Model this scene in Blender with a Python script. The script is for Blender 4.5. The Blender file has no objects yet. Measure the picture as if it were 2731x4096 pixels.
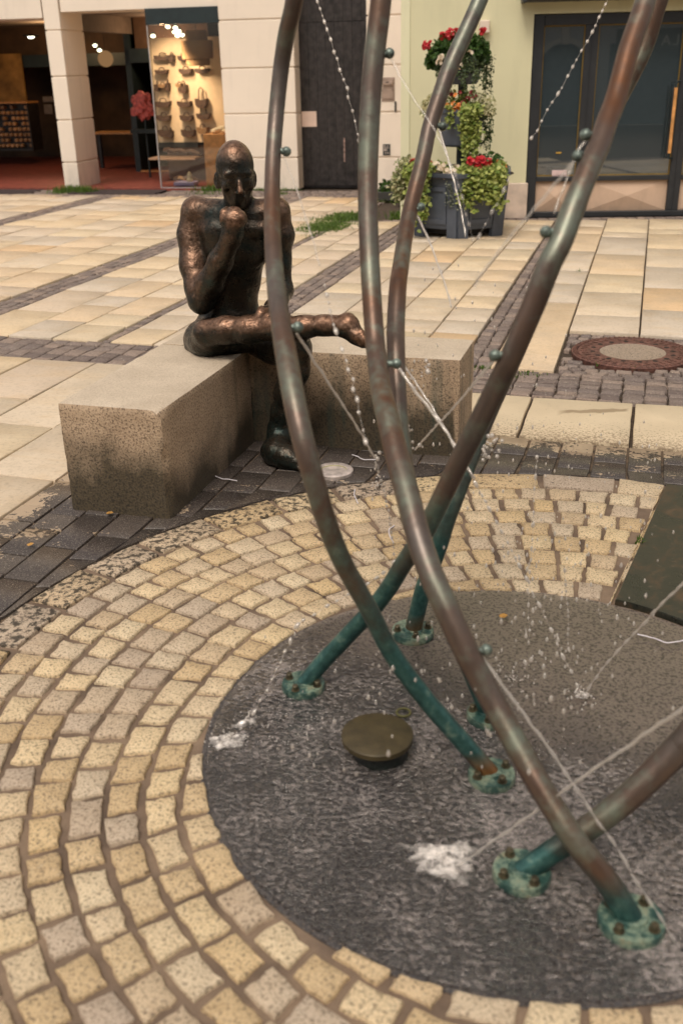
import bpy, math, random
import numpy as np
from mathutils import Vector, Matrix, noise
rnd = random.Random(11)
SC = bpy.context.scene
COL = SC.collection
R = math.radians

# ------------------------------------------------------------------ survey helpers
# the place was measured from the photograph: gz() turns a photo pixel into a ground point, gy() into a point of a wall
F, PIT, ROL, YAW, H = 4000., R(23.957), R(-1.311), R(16.8), 1.65
def _axes():
    cp, sp, cr, sr = math.cos(PIT), math.sin(PIT), math.cos(ROL), math.sin(ROL)
    fw = np.array([0, cp, -sp]); dn = np.array([0, -sp, -cp]); rt = np.array([1., 0, 0])
    ix = cr*rt - sr*dn; iy = sr*rt + cr*dn
    c, s = math.cos(YAW), math.sin(YAW)
    m = np.array([[c, -s, 0], [s, c, 0], [0, 0, 1]])
    return m@ix, m@iy, m@fw
IX, IY, FW = _axes()
CAM = np.array([0, 0, H])
K = 2731/1568
def ray(px, py): return FW + IX*(px-1365.5)/F + IY*(py-2048)/F
def gz(px, py, z=0.):
    d = ray(px*K, py*K); return Vector(CAM + d*((z-H)/d[2]))
def gy(px, py, y):
    d = ray(px*K, py*K); return Vector(CAM + d*(y/d[1]))
def gd(px, py, dep): return Vector(CAM + ray(px*K, py*K)*dep)
def depth(p): return float((np.array(p)-CAM)@FW)

# ------------------------------------------------------------------ mesh helpers
class MB:
    def __init__(s): s.v = []; s.f = []
    def add(s, vs, fs):
        o = len(s.v); s.v += [tuple(v) for v in vs]; s.f += [tuple(i+o for i in f) for f in fs]
    def box(s, a, b, fr=None, bev=0.0):
        (x0, y0, z0), (x1, y1, z1) = a, b
        if x1 < x0: x0, x1 = x1, x0
        if y1 < y0: y0, y1 = y1, y0
        if z1 < z0: z0, z1 = z1, z0
        if bev <= 0:
            vs = [(x0,y0,z0),(x1,y0,z0),(x1,y1,z0),(x0,y1,z0),(x0,y0,z1),(x1,y0,z1),(x1,y1,z1),(x0,y1,z1)]
            fs = [(0,3,2,1),(4,5,6,7),(0,1,5,4),(1,2,6,5),(2,3,7,6),(3,0,4,7)]
        else:
            b_ = min(bev, (x1-x0)*.45, (y1-y0)*.45, (z1-z0)*.45)
            vs = []; fs = []
            idx = {}
            for i, X in enumerate((x0, x1)):
                for j, Y in enumerate((y0, y1)):
                    for k, Z in enumerate((z0, z1)):
                        sx, sy, sz = (1-2*i)*b_, (1-2*j)*b_, (1-2*k)*b_
                        for a_, p in enumerate(((X, Y+sy, Z+sz), (X+sx, Y, Z+sz), (X+sx, Y+sy, Z))):
                            idx[i, j, k, a_] = len(vs); vs.append(p)
            def g(i, j, k, a_): return idx[i, j, k, a_]
            for i in (0, 1): fs.append([g(i,0,0,0), g(i,1,0,0), g(i,1,1,0), g(i,0,1,0)])
            for j in (0, 1): fs.append([g(0,j,0,1), g(1,j,0,1), g(1,j,1,1), g(0,j,1,1)])
            for k in (0, 1): fs.append([g(0,0,k,2), g(1,0,k,2), g(1,1,k,2), g(0,1,k,2)])
            for i in (0, 1):
                for j in (0, 1): fs.append([g(i,j,0,0), g(i,j,1,0), g(i,j,1,1), g(i,j,0,1)])
                for k in (0, 1): fs.append([g(i,0,k,0), g(i,1,k,0), g(i,1,k,2), g(i,0,k,2)])
            for j in (0, 1):
                for k in (0, 1): fs.append([g(0,j,k,1), g(1,j,k,1), g(1,j,k,2), g(0,j,k,2)])
            for i in (0, 1):
                for j in (0, 1):
                    for k in (0, 1): fs.append([g(i,j,k,0), g(i,j,k,1), g(i,j,k,2)])
            c = Vector(((x0+x1)/2, (y0+y1)/2, (z0+z1)/2)); ff = []
            for f in fs:
                p = [Vector(vs[q]) for q in f]; n = (p[1]-p[0]).cross(p[2]-p[0])
                m = sum(p, Vector())/len(p)
                ff.append(f if n.dot(m-c) > 0 else f[::-1])
            fs = ff
        if fr: vs = [fr(*v) for v in vs]
        s.add(vs, fs)
    def tube(s, pts, rad, n=12, cap=True, sq=1.0):
        pts = [Vector(p) for p in pts]
        if not hasattr(rad, '__len__'): rad = [rad]*len(pts)
        t0 = (pts[1]-pts[0]).normalized()
        up = Vector((0, 0, 1)) if abs(t0.z) < .9 else Vector((1, 0, 0))
        a = t0.cross(up).normalized()
        rings = []
        for i, p in enumerate(pts):
            t = (pts[min(i+1, len(pts)-1)] - pts[max(i-1, 0)])
            if t.length < 1e-9: t = t0
            t.normalize()
            a = (a - t*a.dot(t)).normalized(); b = t.cross(a)
            rings.append([p + (a*math.cos(q)+b*math.sin(q)*sq)*rad[i] for q in [2*math.pi*j/n for j in range(n)]])
        vs = [v for r in rings for v in r]
        fs = [(i*n+j, i*n+(j+1) % n, (i+1)*n+(j+1) % n, (i+1)*n+j) for i in range(len(pts)-1) for j in range(n)]
        if cap:
            vs += [pts[0], pts[-1]]; c0 = len(vs)-2
            fs += [(c0, (j+1) % n, j) for j in range(n)]
            e = (len(pts)-1)*n
            fs += [(c0+1, e+j, e+(j+1) % n) for j in range(n)]
        s.add(vs, fs)
    def lathe(s, prof, c=(0, 0, 0), n=32, ax=None):
        """prof: (r, z) from bottom to top about a vertical (or ax) axis"""
        c = Vector(c)
        if ax is None: X, Y, Z = Vector((1,0,0)), Vector((0,1,0)), Vector((0,0,1))
        else:
            Z = Vector(ax).normalized(); X = Z.orthogonal().normalized(); Y = Z.cross(X)
        vs = []; fs = []
        for r, z in prof:
            for j in range(n):
                q = 2*math.pi*j/n; vs.append(c + (X*math.cos(q)+Y*math.sin(q))*r + Z*z)
        for i in range(len(prof)-1):
            for j in range(n): fs.append((i*n+j, i*n+(j+1) % n, (i+1)*n+(j+1) % n, (i+1)*n+j))
        if prof[0][0] > 1e-6: fs.append(tuple(range(n))[::-1])
        if prof[-1][0] > 1e-6: fs.append(tuple(range((len(prof)-1)*n, len(prof)*n)))
        s.add(vs, fs)
    def ball(s, c, r, n=10, m=6, jit=0.0, sc=(1, 1, 1), rng=None):
        c = Vector(c); vs = [c+Vector((0, 0, -r*sc[2]))]; fs = []
        for i in range(1, m):
            th = math.pi*i/m
            for j in range(n):
                q = 2*math.pi*j/n; k = 1 + (rng.uniform(-jit, jit) if jit else 0)
                vs.append(c+Vector((math.sin(th)*math.cos(q)*sc[0], math.sin(th)*math.sin(q)*sc[1], -math.cos(th)*sc[2]))*r*k)
        vs.append(c+Vector((0, 0, r*sc[2]))); e = len(vs)-1
        for j in range(n): fs.append((0, 1+(j+1) % n, 1+j))
        for i in range(m-2):
            for j in range(n): fs.append((1+i*n+j, 1+i*n+(j+1) % n, 1+(i+1)*n+(j+1) % n, 1+(i+1)*n+j))
        for j in range(n): fs.append((e, 1+(m-2)*n+j, 1+(m-2)*n+(j+1) % n))
        s.add(vs, fs)
    def prism(s, poly, z0, z1, bev=0.0, fr=None):
        n = len(poly); c = Vector((sum(p[0] for p in poly)/n, sum(p[1] for p in poly)/n))
        def ring(k, z):
            o = []
            for p in poly:
                d = Vector((p[0]-c.x, p[1]-c.y)); L = d.length or 1
                d = d*((L-k)/L); o.append((c.x+d.x, c.y+d.y, z))
            return o
        vs = ring(0, z0) + ring(0, z1-bev) + (ring(bev, z1) if bev else [])
        L = 3 if bev else 2
        fs = [tuple(range(n))[::-1]] + [tuple(range((L-1)*n, L*n))]
        for i in range(L-1):
            for j in range(n): fs.append((i*n+j, i*n+(j+1) % n, (i+1)*n+(j+1) % n, (i+1)*n+j))
        if fr: vs = [fr(*v) for v in vs]
        s.add(vs, fs)
    def build(s, name, mat, parent=None, smooth=False, ang=35, at=None):
        me = bpy.data.meshes.new(name)
        off = Vector((0, 0, 0))
        if parent is not None:
            q = parent
            while q is not None: off += q.location; q = q.parent
        elif at is not None: off = Vector(at)
        me.from_pydata([(v[0]-off.x, v[1]-off.y, v[2]-off.z) for v in s.v], [], s.f)
        me.validate(); me.update()
        me.materials.append(mat)
        if smooth:
            for p in me.polygons: p.use_smooth = True
            if ang: me.set_sharp_from_angle(angle=R(ang))
        o = bpy.data.objects.new(name, me); COL.objects.link(o)
        if parent is not None: o.parent = parent
        elif at is not None: o.location = at
        return o
def tag(o, label=None, cat=None, group=None, kind=None):
    if label: o['label'] = label
    if cat: o['category'] = cat
    if group: o['group'] = group
    if kind: o['kind'] = kind
    return o
def thing(name, label, cat, loc=(0, 0, 0), group=None):
    o = bpy.data.objects.new(name, None); COL.objects.link(o); o.location = loc
    o.empty_display_size = .1
    return tag(o, label, cat, group)
def struct(name, mb, mat, smooth=False, kind='structure', ang=35):
    return tag(mb.build(name, mat, None, smooth, ang), kind=kind)
def catmull(pts, n=8):
    P = [np.array(p, float) for p in pts]; P = [2*P[0]-P[1]] + P + [2*P[-1]-P[-2]]; o = []
    for i in range(1, len(P)-2):
        for k in range(n):
            t = k/n; a, b, c, d = P[i-1], P[i], P[i+1], P[i+2]
            o.append(.5*((2*b)+(-a+c)*t+(2*a-5*b+4*c-d)*t*t+(-a+3*b-3*c+d)*t**3))
    o.append(P[-2]); return o

# ------------------------------------------------------------------ materials
class NT:
    def __init__(s, name):
        s.m = bpy.data.materials.new(name); s.m.use_nodes = True
        s.t = s.m.node_tree; s.t.nodes.clear()
        s.out = s.t.nodes.new('ShaderNodeOutputMaterial')
    def n(s, ty, **kw):
        nd = s.t.nodes.new('ShaderNode'+ty)
        for k, v in kw.items():
            if k.startswith('_'): setattr(nd, k[1:], v); continue
            key = k.replace('__', ' ')
            if key.isdigit(): key = int(key)
            s.set(nd.inputs[key], v)
        return nd
    def set(s, sock, v):
        if isinstance(v, bpy.types.NodeSocket): s.t.links.new(v, sock)
        elif isinstance(v, bpy.types.Node): s.t.links.new(v.outputs[0], sock)
        else:
            if hasattr(sock.default_value, '__len__') and hasattr(v, '__len__') and len(sock.default_value) == 4 and len(v) == 3: v = (*v, 1)
            sock.default_value = v
    def pos(s, scale=(1, 1, 1), rot=(0, 0, 0)):
        g = s.n('NewGeometry')
        mp = s.n('Mapping', Vector=g.outputs['Position']); mp.inputs['Scale'].default_value = scale; mp.inputs['Rotation'].default_value = rot
        return mp.outputs[0]
    def noise(s, scale, detail=3, rough=.55, vec=None, dist=0):
        nd = s.n('TexNoise', Scale=scale, Detail=detail, Roughness=rough, Distortion=dist)
        s.set(nd.inputs['Vector'], vec if vec is not None else s.pos()); return nd.outputs[0]
    def ramp(s, f, stops, interp='LINEAR'):
        nd = s.n('ValToRGB', Fac=f); cr = nd.color_ramp; cr.interpolation = interp
        while len(cr.elements) < len(stops): cr.elements.new(.5)
        for e, (p, c) in zip(cr.elements, stops):
            e.position = p; e.color = (*c, 1) if hasattr(c, '__len__') else (c, c, c, 1)
        return nd.outputs[0]
    def mix(s, f, a, b, blend='MIX'):
        nd = s.t.nodes.new('ShaderNodeMix'); nd.data_type = 'RGBA'; nd.blend_type = blend
        s.set(nd.inputs[0], f); s.set(nd.inputs[6], a); s.set(nd.inputs[7], b); return nd.outputs[2]
    def math(s, op, a, b=0., clamp=False):
        nd = s.t.nodes.new('ShaderNodeMath'); nd.operation = op; nd.use_clamp = clamp
        s.set(nd.inputs[0], a); s.set(nd.inputs[1], b); return nd.outputs[0]
    def xyz(s, i):
        g = s.n('NewGeometry'); return s.n('SeparateXYZ', Vector=g.outputs['Position']).outputs[i]
    def maprange(s, v, a, b, c=0., d=1.):
        nd = s.n('MapRange', Value=v); nd.inputs[1].default_value = a; nd.inputs[2].default_value = b; nd.inputs[3].default_value = c; nd.inputs[4].default_value = d
        return nd.outputs[0]
    def island(s): return s.n('NewGeometry').outputs['Random Per Island']
    def bump(s, h, strength=.3, dist=.01):
        return s.n('Bump', Strength=strength, Distance=dist, Height=h).outputs[0]
    def bsdf(s, base, rough=.6, metal=0., normal=None, **kw):
        b = s.n('BsdfPrincipled'); s.set(b.inputs['Base Color'], base); s.set(b.inputs['Roughness'], rough); s.set(b.inputs['Metallic'], metal)
        if normal is not None: s.set(b.inputs['Normal'], normal)
        for k, v in kw.items(): s.set(b.inputs[k.replace('__', ' ')], v)
        s.t.links.new(b.outputs[0], s.out.inputs[0]); return b
def plain(name, c, rough=.6, metal=0., nz=0.08, sc=8, bump=0., bsc=120, **kw):
    t = NT(name)
    n = t.noise(sc, 4)
    lo = tuple(max(0, x*(1-nz*2)) for x in c); hi = tuple(min(1, x*(1+nz*2)) for x in c)
    col = t.ramp(n, [(.3, lo), (.7, hi)])
    nm = t.bump(t.noise(bsc, 3), bump, .004) if bump else None
    t.bsdf(col, rough, metal, nm, **kw); return t.m
def emit(name, c, s):
    t = NT(name); e = t.n('Emission', Color=c, Strength=s); t.t.links.new(e.outputs[0], t.out.inputs[0]); return t.m

def granite(name, cols, speck=(.05, .035, .025), sc=95, amt=.5, rough=.75, bump=.35, wear=None, extra=None):
    """stone with a colour of its own per stone and crystal specks"""
    t = NT(name)
    i = t.island()
    base = t.ramp(i, [(k/(len(cols)), c) for k, c in enumerate(cols)], 'LINEAR')
    big = t.noise(7, 4)
    base = t.mix(t.maprange(big, .3, .7, 0, .35), base, t.mix(.5, base, (.9, .8, .62), 'MULTIPLY'))
    n1 = t.noise(sc, 3, .6); n2 = t.noise(sc*2.6, 2, .5)
    sp = t.ramp(n1, [(.52, 0.), (.66, 1.)]); sp2 = t.ramp(n2, [(.57, 0.), (.66, 1.)])
    base = t.mix(t.math('MULTIPLY', sp, amt), base, speck)
    base = t.mix(t.math('MULTIPLY', sp2, amt*.8), base, speck)
    li = t.ramp(t.noise(sc*1.7, 2), [(.6, 0.), (.72, 1.)])
    base = t.mix(t.math('MULTIPLY', li, .35), base, (.75, .68, .55))
    base = t.mix(t.math('MULTIPLY', t.ramp(t.noise(22, 4, .65), [(.52, 0.), (.72, 1.)]), .35), base, t.mix(.65, base, (.42, .30, .20), 'MULTIPLY'))
    if extra: base = extra(t, base)
    h = t.math('ADD', t.noise(60, 4, .6), t.math('MULTIPLY', n2, .5))
    t.bsdf(base, rough, 0, t.bump(h, bump, .006)); return t.m
# ------------------------------------------------------------------ materials of the place
def lichen(t, base):
    # black weathering crust on the outer kerb stones of the arc beside the bench
    x, y = t.xyz(0), t.xyz(1)
    n = t.noise(38, 5, .65)
    r = t.n('VectorMath', _operation='DISTANCE'); t.set(r.inputs[0], t.n('CombineXYZ', X=x, Y=y).outputs[0]); r.inputs[1].default_value = (RC[0], RC[1], 0)
    rr = t.maprange(r.outputs['Value'], RO-.21, RO-.15)
    left = t.maprange(x, .1, -1.0)
    m = t.math('SUBTRACT', t.math('MULTIPLY', t.math('MULTIPLY', rr, left), .19), .07)
    k = t.ramp(t.math('ADD', n, m), [(.6, 0.), (.68, 1.)])
    return t.mix(t.math('MULTIPLY', k, .9), base, (.022, .016, .010))
RC = (-.07, 2.32); RO = 1.865; BC = (-.2, 2.24); BR = .83
m_sett = granite('yellow_granite', [(.70, .545, .325), (.60, .49, .36), (.74, .58, .36), (.52, .42, .325), (.68, .50, .27), (.48, .385, .30), (.72, .59, .40), (.58, .43, .25)], speck=(.085, .055, .034), sc=125, amt=.78, bump=.5, extra=lichen)
m_dsett = granite('grey_sett', [(.20, .155, .135), (.15, .115, .105), (.24, .19, .165), (.17, .135, .125), (.28, .215, .18)], speck=(.04, .03, .03), sc=60, amt=.4, rough=.8)
def wet(t, base):
    x, y = t.xyz(0), t.xyz(1)
    dry = t.math('ADD', t.noise(5, 4), t.math('MULTIPLY', t.noise(60, 3), .55))
    edge = t.math('ADD', t.maprange(y, 4.35, 4.62, 0, .30), t.maprange(x, -2.1, -2.42, 0, .28))
    k = t.ramp(t.math('ADD', dry, edge), [(.95, 0.), (1.12, 1.)])
    return t.mix(k, base, (.42, .32, .22))
m_dpave = granite('dark_paver', [(.066, .054, .048), (.046, .038, .036), (.082, .066, .056), (.056, .046, .044)], speck=(.17, .14, .115), sc=120, amt=.42, rough=.24, bump=.3, extra=wet)
def slabmat():
    t = NT('sandstone_slab')
    i = t.island()
    c = t.ramp(i, [(0, (.63, .52, .39)), (.18, (.65, .50, .34)), (.34, (.57, .485, .39)), (.5, (.65, .53, .37)), (.64, (.59, .475, .36)), (.76, (.66, .52, .35)), (.88, (.64, .45, .27)), (.93, (.60, .50, .39))], 'CONSTANT')
    v = t.pos((1, 2.6, 1))
    st = t.noise(3.2, 5, .6, v, .8)
    c = t.mix(t.maprange(st, .48, .75, 0, .45), c, (.56, .39, .20))
    c = t.mix(t.maprange(t.noise(1.6, 5, .65), .45, .75, 0, .65), c, (.42, .345, .255))
    c = t.mix(t.ramp(t.noise(38, 5, .75), [(.50, 0.), (.70, .42)]), c, (.25, .19, .12))
    c = t.mix(t.ramp(t.noise(11, 5, .75), [(.60, 0.), (.74, .5)]), c, (.24, .18, .115))
    t.bsdf(c, t.maprange(t.noise(2.2, 4), .35, .65, .42, .72), 0, t.bump(t.math('ADD', t.noise(50, 4), t.noise(9, 3)), .3, .006)); return t.m
m_slab = slabmat()
def lightslab():
    t = NT('pale_granite_slab')
    c = t.ramp(t.noise(2.5, 5), [(.3, (.58, .47, .32)), (.7, (.68, .56, .39))])
    y = t.xyz(1)
    d = t.math('ADD', t.noise(70, 4, .7), t.maprange(y, 4.98, 4.6, -.06, .15))
    c = t.mix(t.ramp(d, [(.56, 0.), (.68, .8)]), c, (.20, .14, .085))
    w = t.math('ABSOLUTE', t.math('SUBTRACT', t.math('ADD', t.xyz(1), t.math('MULTIPLY', t.noise(5, 3), .16)), t.math('ADD', t.math('MULTIPLY', t.xyz(0), .36), 5.23)))
    k = t.math('MULTIPLY', t.maprange(w, .02, .035, .75, 0), t.math('MULTIPLY', t.maprange(t.xyz(0), -.35, -.3), t.maprange(t.xyz(0), 0.01, -.01)))
    c = t.mix(k, c, (.27, .19, .11))
    t.bsdf(c, .75, 0, t.bump(t.noise(80, 4), .3, .005)); return t.m
m_lslab = lightslab()
m_earth = plain('joint_earth', (.055, .038, .026), .95, nz=.3, sc=30, bump=.5)
def mortar():
    t = NT('tan_mortar')
    c = t.ramp(t.noise(5, 5, .6), [(.3, (.085, .058, .042)), (.5, (.175, .122, .085)), (.72, (.28, .20, .135))])
    c = t.mix(t.ramp(t.noise(9, 4), [(.62, 0.), (.74, .5)]), c, (.085, .07, .03))
    c = t.mix(t.ramp(t.noise(160, 3), [(.6, 0.), (.72, .5)]), c, (.07, .05, .035))
    t.bsdf(c, .85, 0, t.bump(t.noise(90, 4), .5, .006)); return t.m
m_mort = mortar()
def benchmat():
    t = NT('bench_granite')
    g = t.n('NewGeometry'); nz = t.n('SeparateXYZ', Vector=g.outputs['Normal']).outputs[2]
    c = t.ramp(t.noise(6, 5), [(.3, (.42, .305, .205)), (.7, (.56, .42, .29))])
    n1 = t.noise(120, 3, .6); n2 = t.noise(260, 2)
    c = t.mix(t.ramp(n1, [(.5, 0.), (.62, .75)]), c, (.10, .068, .042))
    c = t.mix(t.ramp(n2, [(.58, 0.), (.68, .6)]), c, (.06, .042, .03))
    c = t.mix(t.ramp(t.noise(190, 2), [(.62, 0.), (.72, .6)]), c, (.70, .56, .40))
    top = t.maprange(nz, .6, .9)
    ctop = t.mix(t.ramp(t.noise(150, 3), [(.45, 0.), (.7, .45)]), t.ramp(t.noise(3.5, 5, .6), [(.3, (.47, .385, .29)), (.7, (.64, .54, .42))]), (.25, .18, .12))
    # dirt and algae creep up the upright faces from the wet ground
    z = t.xyz(2)
    up = t.math('ADD', t.maprange(z, .44, .02, -.16, .44), t.math('MULTIPLY', t.noise(4.5, 5, .6, t.pos((1, 1, .6))), .75))
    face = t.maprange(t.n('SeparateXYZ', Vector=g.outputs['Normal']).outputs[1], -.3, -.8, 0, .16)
    clean = t.maprange(t.xyz(0), -.76, -.735, 0, -.5)
    k = t.ramp(t.math('ADD', t.math('ADD', up, face), clean), [(.50, 0.), (.78, .92)])
    c = t.mix(k, c, t.mix(t.ramp(n1, [(.4, 0.), (.65, 1.)]), (.075, .060, .036), (.025, .024, .02)))
    streak = t.ramp(t.noise(14, 3, .5, t.pos((1, 1, .12))), [(.55, 0.), (.68, .5)])
    c = t.mix(t.math('MULTIPLY', streak, t.maprange(t.xyz(1), 3.9, 4.2)), c, (.035, .065, .055))
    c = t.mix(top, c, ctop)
    t.bsdf(c, t.maprange(k, 0, 1, .75, .45), 0, t.bump(t.math('ADD', n1, t.noise(40, 4)), .45, .006)); return t.m
m_bench = benchmat()
def pipemat(name, seed, hi):
    t = NT(name)
    z = t.xyz(2); off = (seed*3.1, seed*1.7, 0)
    mp = t.n('Mapping', Vector=t.n('NewGeometry').outputs['Position']); mp.inputs['Location'].default_value = off
    v = mp.outputs[0]
    n1 = t.noise(5, 4, .6, v); n2 = t.noise(26, 4, .65, v); n3 = t.noise(2.2, 3, .5, v)
    cop = t.ramp(n3, [(.34, (.165, .066, .026)), (.47, (.145, .088, .062)), (.66, (.15, .125, .11))])
    cop = t.mix(t.ramp(n2, [(.45, 0.), (.7, .45)]), cop, (.11, .085, .072))
    # verdigris: patches on the upper lengths, complete near the wet feet
    drip = t.ramp(t.noise(30, 4, .6, t.pos((1, 1, .10))), [(.50, 0.), (.66, .5)])
    cop = t.mix(drip, cop, t.mix(.5, cop, (.05, .045, .04)))
    gp = t.ramp(t.math('ADD', n1, t.math('MULTIPLY', n2, .35)), [(.66, 0.), (.84, .75)])
    cop = t.mix(gp, cop, (.22, .255, .20))
    low = t.ramp(t.math('ADD', t.maprange(z, hi, hi*.25), t.math('MULTIPLY', t.math('SUBTRACT', n1, .5), .9)), [(.28, 0.), (.75, .92)])
    teal = t.ramp(n2, [(.33, (.016, .075, .075)), (.55, (.045, .145, .135)), (.72, (.17, .27, .22))])
    cop = t.mix(low, cop, teal)
    rust = t.math('MULTIPLY', t.maprange(z, .08, .03), t.ramp(t.noise(3.3, 2, .5, v), [(.50, 0.), (.62, .9)]))
    cop = t.mix(rust, cop, (.26, .11, .03))
    t.bsdf(cop, t.maprange(n2, .3, .7, .32, .5), .58, t.bump(t.math('ADD', n2, t.math('MULTIPLY', t.noise(9, 3, .5, t.pos((1, 1, .25))), .6)), .18, .005)); return t.m
m_pipes = [pipemat('weathered_copper', i, h_) for i, h_ in enumerate((.95, .16, .85, .6, .9, .15))]
def flangemat():
    t = NT('verdigris_flange')
    n = t.noise(24, 4, .65)
    c = t.ramp(n, [(.3, (.014, .050, .045)), (.46, (.05, .105, .088)), (.58, (.22, .29, .215)), (.74, (.31, .28, .18))])
    c = t.mix(t.ramp(t.noise(50, 3), [(.55, 0.), (.7, .8)]), c, (.02, .05, .04))
    t.bsdf(c, .3, .15, t.bump(n, .3, .006)); return t.m
m_flange = flangemat()
m_bolt = plain('bolt_metal', (.09, .075, .045), .35, .4, .3, 60)
m_noz = plain('nozzle_copper', (.16, .20, .175), .42, .35, .35, 60)
def bronzemat():
    t = NT('worn_bronze')
    g = t.n('NewGeometry'); pt = g.outputs['Pointiness']; nz = t.n('SeparateXYZ', Vector=g.outputs['Normal']).outputs[2]
    n1 = t.noise(9, 5, .62); n2 = t.noise(42, 4, .65); n3 = t.noise(110, 3, .6)
    dark = t.ramp(n1, [(.35, (.017, .026, .024)), (.55, (.040, .030, .022)), (.72, (.030, .044, .038))])
    warm = t.ramp(n2, [(.32, (.14, .072, .042)), (.55, (.23, .128, .080)), (.75, (.40, .26, .185))])
    # hands have rubbed crowns, shoulders, forearms and shin bright; hollows keep the dark patina
    rub_shade = t.math('ADD', t.maprange(pt, .46, .56, -.25, .35), t.math('MULTIPLY', nz, .30))  # upward faces brightened too, top light put into the colour
    sp = t.math('MULTIPLY', t.attr_rub, 1.) if hasattr(t, 'attr_rub') else t.n('Attribute', _attribute_name='rub_shade').outputs['Fac']
    k = t.ramp(t.math('ADD', t.math('ADD', rub_shade, t.math('MULTIPLY', sp, .68)), t.math('MULTIPLY', t.math('SUBTRACT', n2, .5), .3)), [(.18, 0.), (.75, 1.)])
    c = t.mix(k, dark, warm)
    c = t.mix(t.ramp(n3, [(.62, 0.), (.72, .45)]), c, (.012, .012, .010))
    low = t.math('MULTIPLY', t.maprange(t.xyz(2), .42, .1), t.ramp(n2, [(.45, .2), (.6, .9)]))
    c = t.mix(t.math('MULTIPLY', low, .7), c, (.020, .040, .036))
    h = t.math('ADD', t.math('ADD', n2, t.math('MULTIPLY', n3, .4)), t.math('MULTIPLY', t.noise(20, 3), 1.3))
    t.bsdf(c, t.maprange(n2, .3, .7, .22, .40), .68, t.bump(h, .45, .009)); return t.m
m_bronze = bronzemat()
def basinmat():
    t = NT('dark_aggregate')
    x, y = t.xyz(0), t.xyz(1)
    n1 = t.noise(95, 3, .6); n2 = t.noise(230, 2)
    dry = t.math('ADD', t.maprange(t.math('ADD', t.math('MULTIPLY', x, .35), y), 1.95, 2.55), t.math('MULTIPLY', t.math('SUBTRACT', t.noise(3, 3), .5), .9))
    c = t.mix(t.ramp(dry, [(.3, 0.), (.8, 1.)]), (.064, .060, .062), (.205, .165, .138))
    c = t.mix(t.ramp(n1, [(.50, 0.), (.58, .9)]), c, (.022, .017, .016))
    c = t.mix(t.ramp(n2, [(.56, 0.), (.66, .8)]), c, (.30, .24, .19))
    t.bsdf(c, .42, 0, t.bump(t.math('ADD', n1, n2), .3, .004)); return t.m
m_basin = basinmat()
def watermat():
    t = NT('rippling_water')
    x, y = t.xyz(0), t.xyz(1)
    v = t.pos((1, 1, 1))
    v2 = t.pos((52, 92, 1), (0, 0, R(-25)))
    w1 = t.noise(1.0, 3, .6, v2, .6); w2 = t.noise(95, 3, .6)
    calm = t.maprange(t.math('ADD', t.math('ADD', t.math('MULTIPLY', x, .45), y), t.math('MULTIPLY', t.noise(4, 3), .5)), 2.75, 2.25, .10, 1.)
    nm = t.bump(t.math('ADD', t.math('MULTIPLY', w1, 1.), t.math('MULTIPLY', w2, .5)), calm, .010)
    fr = t.n('Fresnel', IOR=1.5, Normal=nm)
    gl = t.n('BsdfGlossy', Roughness=.08, Normal=nm, Color=(1, 1, 1)); tr = t.n('BsdfTransparent')
    mx = t.n('MixShader'); t.set(mx.inputs[0], t.math('MULTIPLY', fr.outputs[0], 1.0)); t.t.links.new(tr.outputs[0], mx.inputs[1]); t.t.links.new(gl.outputs[0], mx.inputs[2])
    # pale flecks painted on the moving part of the sheet for broken sky reflections
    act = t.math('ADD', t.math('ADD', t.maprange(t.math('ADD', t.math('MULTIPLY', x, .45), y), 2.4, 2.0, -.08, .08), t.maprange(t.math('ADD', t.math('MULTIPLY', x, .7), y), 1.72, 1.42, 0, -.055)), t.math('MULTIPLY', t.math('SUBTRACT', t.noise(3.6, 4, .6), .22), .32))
    glint = t.ramp(t.math('ADD', act, t.math('ADD', t.math('MULTIPLY', w1, .55), t.math('MULTIPLY', w2, .35))), [(.57, 0.), (.72, .46)])
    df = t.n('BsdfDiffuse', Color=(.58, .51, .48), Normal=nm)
    m2 = t.n('MixShader'); t.set(m2.inputs[0], glint); t.t.links.new(mx.outputs[0], m2.inputs[1]); t.t.links.new(df.outputs[0], m2.inputs[2])
    t.t.links.new(m2.outputs[0], t.out.inputs[0]); return t.m
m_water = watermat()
def jetmat(name, a):
    t = NT(name)
    gl = t.n('BsdfGlossy', Roughness=.12, Color=(1, .97, .93)); df = t.n('BsdfTranslucent', Color=(.95, .88, .82)); d2 = t.n('BsdfDiffuse', Color=(.92, .86, .80)); tr = t.n('BsdfTransparent')
    m1 = t.n('MixShader', Fac=.5); t.t.links.new(df.outputs[0], m1.inputs[1]); t.t.links.new(d2.outputs[0], m1.inputs[2])
    m0 = t.n('MixShader', Fac=.25); t.t.links.new(m1.outputs[0], m0.inputs[1]); t.t.links.new(gl.outputs[0], m0.inputs[2])
    m2 = t.n('MixShader', Fac=a); t.t.links.new(tr.outputs[0], m2.inputs[1]); t.t.links.new(m0.outputs[0], m2.inputs[2])
    t.t.links.new(m2.outputs[0], t.out.inputs[0]); return t.m
m_jet = jetmat('jet_water', .66); m_jet2 = jetmat('thin_jet_water', .24); 
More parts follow.
